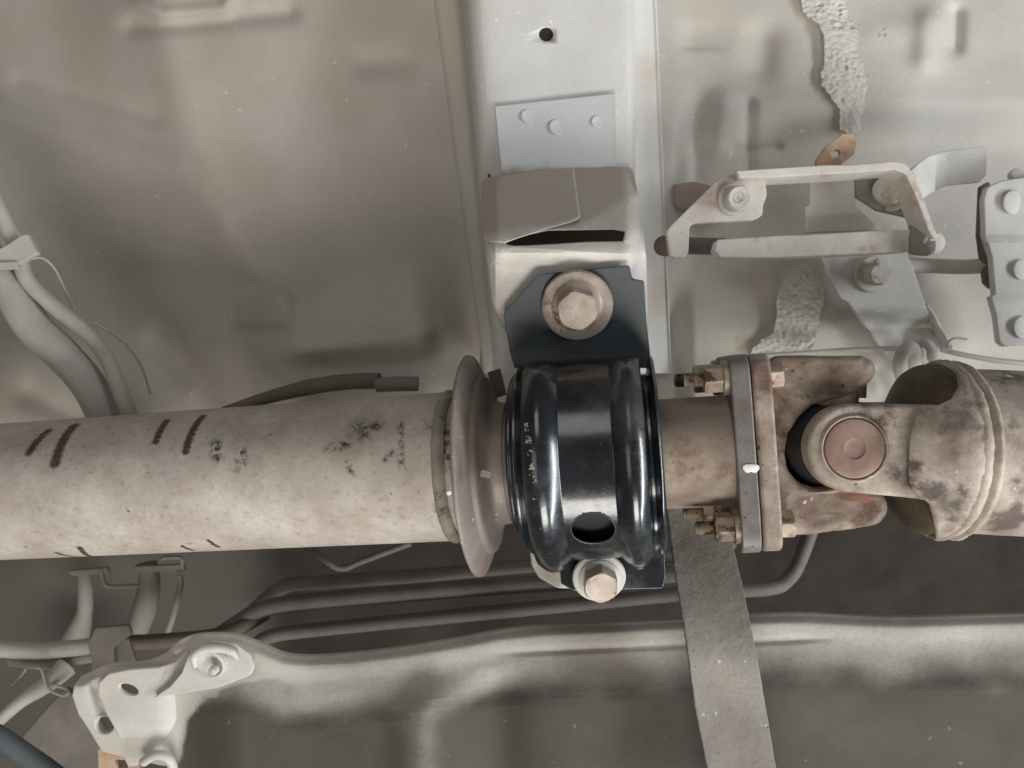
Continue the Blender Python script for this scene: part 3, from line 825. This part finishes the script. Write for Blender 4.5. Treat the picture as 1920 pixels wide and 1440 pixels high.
rs = thing('rear_driveshaft', 'wide dusty rear driveshaft with eared yoke running off the right edge', 'driveshaft', RX.c(1800))
def wob2(px, th): return 1+.018*noise.noise(Vector((px*.06, th*4, 3)))+.013*noise.noise(Vector((px*.2, th*15, 5)))
lathe('tube', RX, [(1764, 152), (1812, 153), (1860, 154), (1920, 154), (2000, 154), (2080, 154), (2200, 155), (2400, 156)], M['rear'], rs, seg=128, ang=60, rf=lambda a, b: 1+.002*noise.noise(Vector((a*.05, b*4, 1))))
lathe('weld_bead', RX, [(1741, 150), (1744, 160), (1750, 166), (1758, 168), (1766, 164), (1770, 160), (1774, 166), (1780, 167), (1786, 162), (1792, 153)], M['rear'], rs, seg=160, rf=wob2, ang=80)
def scal(px, th):
    return 1
def yoke_shell():
    """forged fork shoulder: a thick tube end with a saddle cut out on either side between the two ears"""
    V = []; Fs = []; seg = 144; K = 14
    for j in range(seg):
        th = 2*math.pi*j/seg; c = max(0., math.cos(th))
        if math.sin(th) > 0: e = float(np.interp(c, [0, .25, .5, .68, .80, .86, 1], [1746, 1738, 1718, 1700, 1686, 1655, 1645]))
        else: e = float(np.interp(c, [0, .25, .5, .68, .80, .86, 1], [1748, 1746, 1742, 1732, 1712, 1660, 1645]))
        ring_ = []
        for k in range(K+1):
            px = e+(1774-e)*(k/K)
            r = float(np.interp(px, [1640, 1680, 1715, 1742, 1756, 1774], [126, 146, 160, 166, 165, 158]))
            r *= 1+.014*noise.noise(Vector((px*.04, math.cos(th)*3, math.sin(th)*3)))+.006*noise.noise(Vector((px*.12, math.cos(th)*9, math.sin(th)*9)))
            if k == 0: r -= 5
            ring_.append((px, r))
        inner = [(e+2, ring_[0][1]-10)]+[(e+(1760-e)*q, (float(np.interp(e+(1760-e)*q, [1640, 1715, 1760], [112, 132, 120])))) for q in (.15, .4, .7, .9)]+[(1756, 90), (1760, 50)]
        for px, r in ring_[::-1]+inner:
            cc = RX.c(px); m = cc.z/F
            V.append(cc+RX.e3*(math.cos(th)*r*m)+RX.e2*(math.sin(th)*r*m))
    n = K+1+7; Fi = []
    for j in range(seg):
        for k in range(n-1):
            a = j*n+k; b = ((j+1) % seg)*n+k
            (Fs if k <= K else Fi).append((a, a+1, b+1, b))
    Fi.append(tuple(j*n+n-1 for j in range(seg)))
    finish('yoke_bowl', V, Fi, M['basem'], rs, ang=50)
    return finish('yoke_shoulder', V, Fs, M['rear'], rs, ang=50)
yoke_shell()
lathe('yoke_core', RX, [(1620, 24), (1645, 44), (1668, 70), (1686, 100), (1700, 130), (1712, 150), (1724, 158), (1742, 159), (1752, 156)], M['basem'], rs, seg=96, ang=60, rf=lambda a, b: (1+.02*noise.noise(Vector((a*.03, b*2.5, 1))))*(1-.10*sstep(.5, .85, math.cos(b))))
# front ear: flat plate with round eye end, standing towards the camera
def ear(sign, name):
    # outline in (along axis px from the joint, q) then placed at w
    o = []
    for k in range(25):
        t = math.pi/2+math.pi*k/24; o.append((78*math.cos(t), 78*math.sin(t)))
    o += [(50, -80), (110, -82), (170, -84), (200, -90), (212, -94)]
    o += [(212, 94), (200, 90), (170, 84), (110, 82), (50, 80)]
    V, Fs = solid([o], 46, 9, 3, (12, 12))
    c = J; m = c.z/F; out = []
    for v in V:
        x, y = v.x, v.y
        wf = 98+50*sstep(75, 150, x)-14*(abs(y)/90)**2*sstep(70, 150, x)
        wf -= 6*math.exp(-((x-112)/14)**2)
        wf += .9*noise.fractal(Vector((x*.06, y*.06, 5)), .8, 2, 3)
        if x > 150: wf = min(wf, wf+(math.sqrt(157**2-y*y)-wf)*sstep(120, 165, x))
        w = wf-(v.z+23)
        out.append(c+RX.a*(x*m)+RX.e2*(y*m)+RX.e3*(sign*w*m))
    if sign < 0: Fs = [f[::-1] for f in Fs]
    return finish(name, out, Fs, M['rear'], rs, ang=60)
ear(1, 'yoke_ear'); ear(-1, 'yoke_ear')
me_ = J.z/F
ce = J+RX.e3*(102.5*me_)
cap = spin('bearing_cap', ce, RX.e3, [(-6, 57), (-3, 57), (1, 55), (2.5, 50), (1.5, 28), (1.5, 20), (0, 19), (-1, 15), (-1, 4)], M['cap'], rs, seg=72, ang=35)
spin('snap_ring', ce, RX.e3, [(-6, 66), (-1, 64), (1.5, 61), (1, 59), (-5, 58)], M['rear'], cap, seg=72, rf=lambda h, r, th: r*(1-.02*(1 if abs(th-5.2) < .12 else 0)))

# ------------------------------------------------------------------ linkage bracket, upper right
gb = thing('linkage_bracket', 'pale dusty trapezoid linkage bracket with two bolts and a rusty top tab', 'bracket', P(1500, 400, .44))
zb = lambda x, y: .434-.00004*(x-1250)*.3
plate('bracket_leg', [rp([(1350, 333), (1376, 326), (1435, 331), (1438, 366), (1431, 385), (1430, 404), (1414, 412), (1303, 418), (1293, 424), (1291, 474), (1282, 483), (1257, 482), (1250, 434), (1260, 421)], [10, 6, 3, 8, 8, 12, 14, 8, 8, 8, 8, 10, 12, 10])], .425, 16, M['grey'], gb, bev=2)
zbar = lambda x, y: .421-.000006*(x-1384)
plate('top_rail', [rp([(1380, 320), (1550, 309), (1600, 309), (1678, 302), (1698, 306), (1710, 322), (1728, 362), (1750, 424), (1760, 444), (1750, 448), (1741, 432), (1716, 366), (1698, 326), (1676, 318), (1600, 324), (1540, 327), (1434, 333), (1386, 332)], [3, 3, 4, 12, 16, 12, 8, 8, 6, 6, 8, 8, 14, 14, 8, 8, 4, 3])], 0, 62, M['grey'], gb, bev=2, warp=lambda x, y: .417, grid=(60, 60))
plate('bracket_leg', [rp([(1602, 322), (1680, 314), (1704, 323), (1757, 440), (1755, 470), (1744, 479), (1709, 476), (1707, 455), (1709, 414), (1700, 406), (1647, 394), (1606, 368)], [4, 8, 14, 10, 10, 10, 8, 8, 10, 10, 12, 10])], 0, 12, M['pipeg'], gb, bev=2, warp=lambda x, y: .444-.024*sstep(1640, 1750, x)*sstep(350, 450, y), grid=(14, 14))  # darker olive than the other leg: its shade put into the colour
sp = spin('pin', P(1748, 456, .4235), (-.1, .2, -1), [(-10, 22), (2, 22), (8, 18), (11, 10)], M['grey'], gb, seg=32)
plate('lower_rail', [rp([(1344, 449), (1450, 442), (1511, 440), (1640, 432), (1709, 430), (1709, 470), (1654, 474), (1458, 483), (1350, 483), (1339, 470)], [8, 2, 2, 2, 3, 3, 3, 3, 10, 8])], .430, 30, M['grey'], gb, bev=3)
sweep('cross_rod', [(1238, 461, .447), (1300, 461, .447), (1360, 463, .446)], 16, M['pipe'], gb, seg=20, sm=2)
spin('pin', P(1244, 461, .440), (-.5, .1, -1), [(-14, 19), (0, 19), (6, 14), (8, 8)], M['brown'], gb, seg=28)
plate('centre_web', [rp([(1519, 328), (1602, 322), (1604, 386), (1656, 432), (1510, 436), (1509, 388), (1517, 384)], [2, 2, 12, 6, 2, 2, 2])], .445, 8, M['grey2'], gb, bev=1.5)
tb = plate('rusty_tab', [rp([(1530, 318), (1531, 300), (1546, 277), (1581, 250), (1601, 250), (1608, 262), (1602, 290), (1580, 306), (1572, 320)], [2, 5, 8, 8, 12, 10, 8, 6, 2]), circ(1567, 288, 9, 7, 18, -.5)], .430, 10, M['rustytab'], gb, bev=1.5, label='rusty brown tab with a small hole')
plate('side_tab', [rp([(1703, 322), (1722, 306), (1740, 293), (1777, 282), (1845, 274), (1853, 284), (1850, 328), (1838, 341), (1777, 347), (1745, 362), (1726, 376)], [4, 8, 10, 10, 8, 8, 10, 10, 8, 8, 4])], 0, 9, M['grey2'], gb, bev=2, warp=lambda x, y: .452-.022*sstep(1775, 1715, x), grid=(8, 8))
def small_bolt(c, d, wr, r, h, mat, parent, dome=True, hexm=False):
    d = Vector(d).normalized(); c = Vector(c)
    if hexm: b = hexhead('bolt_head', c, d, r, h, mat, parent, rot=.3, ch=.3)
    else: b = spin('bolt_head', c, d, [(0, r*1.02), (h*.8, r), (h*.93, r*.95), (h, r*.85), (h-1.2, r*.72), (h-1.2, 1)], mat, parent, seg=40, ang=30)
    spin('washer', c, d, [(-2, wr), (3, wr), (5, wr*.95), (5, r*.9)], mat, b, seg=48, ang=30)
    return b
bA = small_bolt(P(1375, 374, .4245), (.10, .13, -1), 31, 23, 30, M['boltd'], gb)
small_bolt(P(1668, 361, .4435), (-.75, -.02, -1), 37, 25, 36, M['boltd'], gb)
# the raised figure 6 in a ring on the left bolt
fc = bpy.data.curves.new('six', 'FONT'); fc.body = '6'; fc.size = 16; fc.extrude = .6; fc.align_x = 'CENTER'; fc.align_y = 'CENTER'
fo = bpy.data.objects.new('six', fc); fm = fo.to_mesh()
c6 = P(1375, 374, .4245)+Vector((.10, .13, -1)).normalized()*29.5*.4245/F; m6 = .4245/F
V = [c6+Vector((v.co.x*m6, -v.co.y*m6, -v.co.z*m6)) for v in fm.vertices]; Fs = [tuple(p.vertices) for p in fm.polygons]
fo.to_mesh_clear(); bpy.data.objects.remove(fo)
finish('grade_number', V, Fs, M['boltd'], gb)
V = []; Fs = []
for i in range(32):
    t = 2*math.pi*i/32
    for rr, hh in ((9.4, 0), (9.4, 1.2), (10.6, 1.2), (10.6, 0)):
        V.append(c6+Vector((math.cos(t)*rr*m6, math.sin(t)*rr*m6, -hh*m6)))
for i in range(32):
    for j in range(3):
        a = i*4+j; b = ((i+1) % 32)*4+j; Fs.append((a, b, b+1, a+1))
finish('grade_ring', V, Fs, M['boltd'], gb)
# brown lug behind the bracket on the left
o = plate('brown_lug', [rp([(1262, 345), (1300, 338), (1350, 350), (1360, 380), (1310, 402), (1268, 392)], 18)], .484, 20, M['stub'], gb, bev=8)

hg = thing('hanger_plate', 'smooth grey slanted hanger plate with one bolt below the linkage bracket', 'hanger plate', P(1640, 560, .46))
def z_hang(x, y): return .456+.012*sstep(575, 620, y)+.012*sstep(650, 615, y)*0-.006*sstep(615, 640, y)*sstep(1700, 1730, x)
plate('plate', [rp([(1530, 462), (1692, 455), (1712, 500), (1738, 578), (1757, 618), (1766, 652), (1756, 690), (1680, 690), (1652, 652), (1590, 566), (1577, 560), (1552, 515)], [2, 2, 10, 10, 10, 10, 6, 6, 10, 8, 6, 8])], 0, 8, M['grey2'], hg, bev=1.5, warp=z_hang, grid=(10, 10))
sweep('edge_flange', [(1735, 572, .460), (1750, 600, .461), (1764, 630, .462), (1776, 656, .455)], [4, 6, 7, 8], M['grey2'], hg, seg=12, flat=1.8)
hb = small_bolt(P(1634, 514, .4545), (.10, .12, -1), 34, 19, 32, M['boltd'], hg, hexm=True)
spin('bolt_tip', P(1640, 497, .448), (.1, -.3, -1), [(0, 9), (12, 8), (15, 5)], M['boltd'], hb, seg=16)
sweep('hook', [(1698, 720, .465), (1688, 690, .455), (1692, 664, .447), (1706, 652, .446), (1716, 662, .452), (1712, 684, .462)], 13, M['pipel'], hg, seg=16)
sweep('clip', [(1722, 646, .452), (1734, 642, .447), (1746, 654, .447), (1748, 672, .452)], 9, M['pipel'], hg, seg=12)

sw = sweep('steel_rod', [(1700, 497, .462), (1760, 499, .462), (1820, 500, .462), (1880, 494, .464)], 14, M['pipel'], None, seg=20)
tag(sw, 'short pale rod between the slanted hanger plate and the right edge bracket', 'rod')
cb = sweep('thin_cable', [(1380, 668, .462), (1480, 664, .462), (1600, 656, .462), (1690, 653, .460)], [3, 5, 5, 5], M['pipel'], None, seg=10)
tag(cb, 'thin pale cable passing over the top prong of the flange yoke', 'cable')
cb = sweep('thin_cable', [(1765, 655, .452), (1800, 664, .450), (1870, 676, .450), (1960, 684, .452)], 5, M['pipel'], None, seg=10)
tag(cb, 'thin pale cable running to the right edge above the rear shaft', 'cable')
cb = sweep('thin_cable', [(1776, 652, .452), (1780, 640, .450), (1792, 634, .449), (1813, 636, .449)], 2.4, M['pipel'], None, seg=8)
tag(cb, 'tiny curled wire end beside the hanger plate tip', 'wire')

rb = thing('riveted_bracket', 'pale riveted bracket cut by the right edge', 'bracket', P(1900, 490, .44))
zr = lambda x, y: .440-.008*sstep(455, 440, y)-.0*y+.005*sstep(540, 575, y)+.010*sstep(1862, 1850, x)*sstep(480, 440, y)*0
plate('plate', [rp([(1845, 372), (1852, 350), (1880, 338), (2010, 318), (2010, 640), (1885, 650), (1874, 642), (1868, 592), (1858, 556), (1866, 552), (1860, 481), (1847, 440)], [10, 10, 8, 10, 10, 12, 12, 6, 4, 4, 10, 10])], 0, 16, M['grey2'], rb, bev=2.5, warp=zr, grid=(12, 8))
plate('back_flange', [rp([(1838, 350), (1856, 338), (1870, 400), (1862, 545), (1846, 530), (1834, 440)], 6)], .458, 10, M['brown'], rb, bev=2)
for cx, cy, r in ((1898, 380, 22), (1915, 506, 19), (1917, 614, 21)):
    spin('rivet', P(cx, cy, zr(cx, cy)), (.25, .05, -1), [(-2, r), (2.5, r), (3.6, r*.88), (3.8, r*.3)], M['grey2'], rb, seg=32, ang=40)
spin('rivet', P(1906, 330, .437), (.1, -.3, -1), [(-6, 14), (4, 14), (6, 10)], M['grey2'], rb, seg=24)

# ------------------------------------------------------------------ hoses on the left
h1 = sweep('thick_hose', [(-120, 360, .47), (-40, 460, .465), (18, 540, .462), (62, 612, .46), (120, 668, .462), (165, 720, .466), (195, 780, .475), (215, 850, .49), (230, 930, .51)], [30, 30, 31, 32, 32, 31, 30, 30, 30], M['pipel'], None, seg=24)
tag(h1, 'thick grey hose curving down from the left edge to the driveshaft', 'hose')
h2 = sweep('thin_hose', [(-30, 330, .462), (0, 395, .460), (30, 460, .459), (50, 522, .459), (98, 572, .459), (160, 622, .460), (200, 672, .462), (228, 740, .466), (250, 800, .475), (270, 880, .50)], 14, M['pipel'], None, seg=18)
tag(h2, 'thinner pale hose lying right of the thick hose', 'hose')
cl = thing('hose_clip', 'pale angular clip holding both hoses together at the left edge', 'clip', P(30, 470, .455))
plate('clip_plate', [rp([(-30, 478), (8, 462), (40, 440), (50, 438), (70, 474), (40, 492), (30, 498), (-30, 500)], 4)], .449, 14, M['pipel'], cl, bev=2)
plate('clip_band', [rp([(-60, 492), (30, 490), (34, 504), (-60, 508)], 3)], .4475, 10, M['pipel'], cl, bev=2)
w = sweep('loose_wire', [(54, 486, .462), (80, 484, .464), (104, 506, .468), (124, 548, .47), (140, 580, .472)], 2.2, M['floor'], None, seg=8)
tag(w, 'thin wire looping out beside the hose clip', 'wire')
w = sweep('loose_wire', [(176, 606, .466), (206, 622, .47), (240, 650, .474), (266, 690, .478), (282, 740, .48)], 2.2, M['floor'], None, seg=8)
tag(w, 'thin wire bowing out right of the lower hoses', 'wire')
bp = thing('brown_brake_pipe', 'dark brown pipe with a short metal ferrule half hidden above the driveshaft', 'pipe', P(640, 730, .45))
sweep('pipe', [(420, 770, .452), (500, 746, .449), (580, 726, .446), (650, 716, .444), (712, 714, .442)], [8, 12, 15, 15, 15], M['brown'], bp, seg=18)
sweep('ferrule', [(706, 722, .441), (745, 720, .440), (784, 720, .440)], 14, M['pipe'], bp, seg=18, sm=2)
bl = plate('small_block', [rp([(914, 698), (938, 690), (950, 740), (926, 748)], 3)], .42, 20, M['brown'], None, bev=2)
tag(bl, 'small brown block visible between the slinger disc and the black bracket', 'block')

# ------------------------------------------------------------------ pipes in the dark gap
def pipe(pts, r, label, mat='pipe', grp='pipes in the gap'):
    o = sweep('fluid_pipe', pts, r, M[mat], None, seg=14); tag(o, label, 'pipe', grp); return o
pipe([(470, 1150, .56), (500, 1122, .56), (540, 1098, .56), (600, 1092, .56), (800, 1078, .56), (1000, 1060, .56), (1200, 1045, .56), (1330, 1038, .56), (1366, 1022, .56), (1384, 980, .57)], 13,
     'uppermost of the three long pipes in the dark gap below the driveshaft')
pipe([(380, 1215, .54), (440, 1172, .54), (500, 1140, .54), (600, 1126, .54), (850, 1106, .54), (1050, 1092, .54), (1280, 1076, .54)], 16,
     'middle and thickest of the three long pipes in the dark gap')
pipe([(470, 1215, .53), (510, 1192, .53), (600, 1180, .53), (800, 1160, .53), (1050, 1136, .53), (1300, 1112, .54), (1440, 1104, .55), (1478, 1086, .56), (1500, 1050, .57), (1524, 985, .58)], 13,
     'lowest long pipe in the gap that turns up behind the lower yoke prong')
pipe([(180, 1206, .53), (300, 1202, .53), (420, 1188, .53), (500, 1150, .545)], 14, 'brown pipe running left from the bundle towards the pale clamp', 'brown')
pipe([(570, 1020, .585), (610, 1050, .58), (640, 1066, .58), (680, 1052, .585), (770, 1018, .59)], 6, 'thin bent bracket wire hanging right under the driveshaft edge')
fr = thing('filter_bracket', 'dim olive bracket with two vertical posts under the left end of the driveshaft', 'bracket', P(230, 1100, .57))
sweep('post', [(158, 1070, .575), (160, 1110, .575), (158, 1150, .58), (140, 1200, .585)], [13, 13, 14, 26], M['pipeg'], fr, seg=16)
sweep('post', [(276, 1055, .57), (280, 1090, .57), (272, 1140, .57), (252, 1195, .57)], [17, 19, 22, 20], M['pipeg'], fr, seg=16)
plate('top_bar', [rp([(128, 1070), (200, 1064), (205, 1076), (132, 1080)], 3)], .568, 10, M['pipeg'], fr, bev=2)
plate('top_bar', [rp([(248, 1062), (344, 1058), (346, 1072), (250, 1074)], 3)], .562, 10, M['pipeg'], fr, bev=2)
sweep('wire_loop', [(190, 1068, .568), (194, 1090, .567), (208, 1100, .566), (262, 1098, .565)], 4, M['pipeg'], fr, seg=10)
sweep('wire_loop', [(304, 1050, .560), (308, 1046, .56), (338, 1046, .56), (342, 1060, .56)], 4, M['pipeg'], fr, seg=10)
sweep('side_wire', [(336, 1078, .56), (338, 1100, .56), (326, 1150, .565), (312, 1190, .57)], 6, M['pipeg'], fr, seg=12)

pp = sweep('pale_pipe', [(-80, 1205, .50), (-20, 1212, .50), (60, 1220, .50), (130, 1216, .50), (200, 1208, .505)], [20, 18, 16, 15, 15], M['pipel'], None, seg=20)
tag(pp, 'pale pipe entering from the left edge into the clamp', 'pipe')
pp = sweep('pale_pipe', [(20, 1238, .505), (80, 1244, .505), (140, 1236, .505), (200, 1228, .51)], 11, M['pipeg'], None, seg=18)
tag(pp, 'thinner olive pipe just below the pale pipe on the left', 'pipe')
cm = thing('pipe_clamp', 'grey sheet clamp round the pipes left of the crossmember', 'clamp', P(210, 1210, .5))
plate('clamp_plate', [rp([(178, 1178), (240, 1172), (246, 1190), (212, 1214), (214, 1262), (170, 1262), (172, 1240), (164, 1210)], [5, 5, 3, 6, 6, 6, 5, 8])], .492, 10, M['pipe'], cm, bev=2)
plate('clamp_arm', [rp([(212, 1200), (240, 1196), (262, 1262), (224, 1262)], 5)], .497, 8, M['pipe'], cm, bev=2)
rr_ = sweep('diagonal_rod', [(-60, 1400, .47), (0, 1350, .475), (40, 1315, .48), (90, 1282, .49), (125, 1250, .50)], [10, 11, 12, 16, 20], M['pipel'], None, seg=18)
tag(rr_, 'pale rod slanting up from the lower left corner to the pale pipe', 'rod')
rr_ = sweep('rubber_hose', [(-60, 1350, .44), (0, 1384, .44), (50, 1418, .44), (110, 1462, .44), (160, 1520, .44)], 19, M['hose'], None, seg=20)
tag(rr_, 'dark blue grey hose crossing the lower left corner', 'hose')
sc_ = sweep('spring_clip', [(70, 1252, .488), (78, 1256, .486), (90, 1290, .484), (116, 1304, .484), (128, 1300, .484), (124, 1292, .486), (100, 1284, .486)], 2.6, M['pipel'], None, seg=8)
tag(sc_, 'small bent wire spring clip on the slanted rod', 'clip')
sc_ = sweep('spring_clip', [(50, 1254, .49), (38, 1270, .49), (24, 1286, .49)], 2.4, M['pipel'], None, seg=8)
tag(sc_, 'straight little wire pin left of the spring clip', 'pin')
o = plate('gusset_plate', [rp([(40, 1380), (120, 1290), (170, 1330), (215, 1400), (200, 1520), (60, 1520)], 10)], .56, 16, M['pipe'], None, bev=4)
tag(o, 'dim brown plate behind the lower left corner of the crossmember', 'plate')

# ------------------------------------------------------------------ shield / lower crossmember
sh = thing('lower_shield', 'long dark coated lower crossmember with a pale eyed nose along the bottom edge', 'crossmember', P(900, 1300, .43))
top = [(150, 1270), (200, 1248), (265, 1243), (306, 1228), (330, 1206), (362, 1192), (410, 1189), (450, 1194), (492, 1210), (530, 1226), (580, 1231), (660, 1226), (760, 1214), (860, 1197), (940, 1182), (1020, 1173), (1150, 1168), (1280, 1162), (1400, 1153), (1500, 1150), (1600, 1155), (1700, 1158), (1920, 1152), (2300, 1146)]
nose = [(190, 1410), (166, 1370), (146, 1340), (134, 1305), (138, 1285)]
topc = [(p.x, p.y) for p in cr([Vector((a, b, 0)) for a, b in top], 5)]
def z_sh(x, y):
    z = .418
    edge = np.interp(x, [a for a, b in top], [b for a, b in top])
    d = y-edge
    z += .006*math.exp(-(max(0, d)/12)**2)           # rolled lip
    z += .0014*ridge(x, y, [(940, 1224), (1560, 1196)], 7)*sstep(900, 1000, x)*(1-sstep(1480, 1600, x))
    z -= .012*sstep(40, 150, d)*sstep(330, 460, x)      # bulging belly
    z -= .008*math.exp(-((x-795)/42)**2)*sstep(60, 120, d)
    z += .007*math.exp(-((x-930)/55)**2)*sstep(60, 120, d)
    z += .004*math.exp(-((x-600)/110)**2)*sstep(60, 120, d)
    # nose detail: a trough between the outer rim and the inner pad
    z += .004*ridge(x, y, [(196, 1330), (184, 1290), (215, 1258), (300, 1250), (345, 1222), (360, 1206)], 13)
    z += .0010*noise.noise(Vector((x*.01, y*.01, 9)))
    return z
def dirt_light_sh(x, y):
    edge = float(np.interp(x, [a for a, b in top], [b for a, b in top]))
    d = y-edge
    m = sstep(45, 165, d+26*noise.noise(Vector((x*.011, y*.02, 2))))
    m *= 1-.38*math.exp(-((x-790)/40)**2)  # pale streak: light on the bulge put into the colour
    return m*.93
outl = nose+topc+[(2300, 1640), (330, 1640), (330, 1440), (300, 1436), (230, 1420)]
def nose_dirt_and_light(x, y):
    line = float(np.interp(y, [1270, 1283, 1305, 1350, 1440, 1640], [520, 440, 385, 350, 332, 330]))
    v = dirt_light_sh(x, y)*sstep(-5, 9, x-line+3*noise.noise(Vector((x*.05, y*.05, 2)))) if x < 520 else dirt_light_sh(x, y)
    return v-.9*(1-sstep(420, 700, x))*(1-sstep(0, .15, v)) if v < .15 else v  # negative values whiten the nose: its lighting put into the colour
XS = list(range(135, 640, 6))+list(range(650, 2300, 12)); YS = list(range(1146, 1300, 5))+list(range(1310, 1640, 14))
plate('pressing', [outl, circ(241, 1293, 18, 9, 20, .35), circ(196, 1360, 17, 16, 20)], 0, 16, M['tank'], sh, bev=3, warp=z_sh, grid=(XS, YS), attr=nose_dirt_and_light)
zn = lambda k: (lambda x, y: .418-k)
plate('nose_pad', [rp([(196, 1335), (183, 1302), (184, 1280), (202, 1263), (240, 1255), (300, 1250), (330, 1240), (350, 1218), (360, 1240), (350, 1300), (340, 1380), (325, 1425), (262, 1412), (230, 1395)], [20, 12, 10, 12, 8, 12, 8, 4, 4, 8, 4, 4, 20, 20]), circ(241, 1293, 18, 9, 20, .35)], 0, 10, M['rim'], sh, bev=3.2, warp=lambda x, y: .4155+.004*sstep(1340, 1420, y)+.004*sstep(300, 350, x), grid=(14, 14))
plate('eye_plate', [rp([(283, 1311), (318, 1288), (340, 1262), (350, 1236), (362, 1212), (398, 1201), (440, 1206), (468, 1226), (476, 1250), (470, 1266), (436, 1280), (404, 1291), (340, 1301)], [3, 16, 16, 14, 16, 20, 20, 16, 12, 8, 6, 6, 6])], 0, 10, M['rim'], sh, bev=2.2, warp=lambda x, y: .4105+.002*sstep(1240, 1300, y), grid=(14, 14))
# bright eye of the nose
sweep('eye_rim', [(366, 1250, .4085), (364, 1230, .407), (380, 1218, .406), (408, 1216, .4065), (434, 1222, .408), (446, 1236, .410)], [5, 8, 9, 8, 7, 4], M['rim'], sh, seg=16)
spin('eye_socket', P(396, 1244, .4095), (-.1, .3, -1), [(-8, 30), (4, 29), (6, 25), (-2, 17), (-6, 8)], M['rim'], sh, seg=40)
spin('eye_pin', P(400, 1258, .406), (-.2, .3, -1), [(-6, 9), (4, 8), (6, 5)], M['rim'], sh, seg=20)
nb_ = thing('corner_bracket', 'small rusty and pale bracket pieces under the nose of the lower crossmember', 'bracket', P(250, 1430, .43))
plate('bracket_plate', [rp([(182, 1402), (240, 1412), (262, 1430), (262, 1520), (184, 1460)], 5), rp([(212, 1424), (236, 1426), (240, 1440), (222, 1444)], 3)], .424, 14, M['rustytab'], nb_, bev=2)
sweep('bracket_arch', [(270, 1428, .415), (290, 1416, .412), (312, 1420, .412), (324, 1440, .414), (326, 1500, .416)], 9, M['rim'], nb_, seg=14)
plate('bracket_lug', [rp([(230, 1418), (256, 1420), (258, 1436), (240, 1438)], 3)], .418, 10, M['rim'], nb_, bev=2)

# strap across everything, lower right of centre
st = thing('gritty_strap', 'flat gritty grey steel strap running down over the lower crossmember', 'strap', P(1350, 1200, .41))
sp_ = [(1205, 800), (1340, 800), (1356, 925), (1372, 1010), (1394, 1105), (1420, 1230), (1443, 1365), (1475, 1560), (1345, 1560), (1326, 1440), (1304, 1330), (1284, 1180), (1264, 1060), (1252, 960)]
rng = random.Random(11)
def rough_edge(pts, amp=.5, step=8):
    o = []
    for i in range(len(pts)):
        a = Vector(pts[i]); b = Vector(pts[(i+1) % len(pts)]); n = max(1, int((b-a).length/step))
        for k in range(n):
            p = a+(b-a)*k/n; o.append((p.x+rng.uniform(-amp, amp), p.y+rng.uniform(-amp, amp)))
    return o
plate('strap_sheet', [rough_edge(sp_)], 0, 14, M['strap'], st, bev=1.8, warp=lambda x, y: .425-.040*sstep(900, 1250, y), grid=(9, 9))
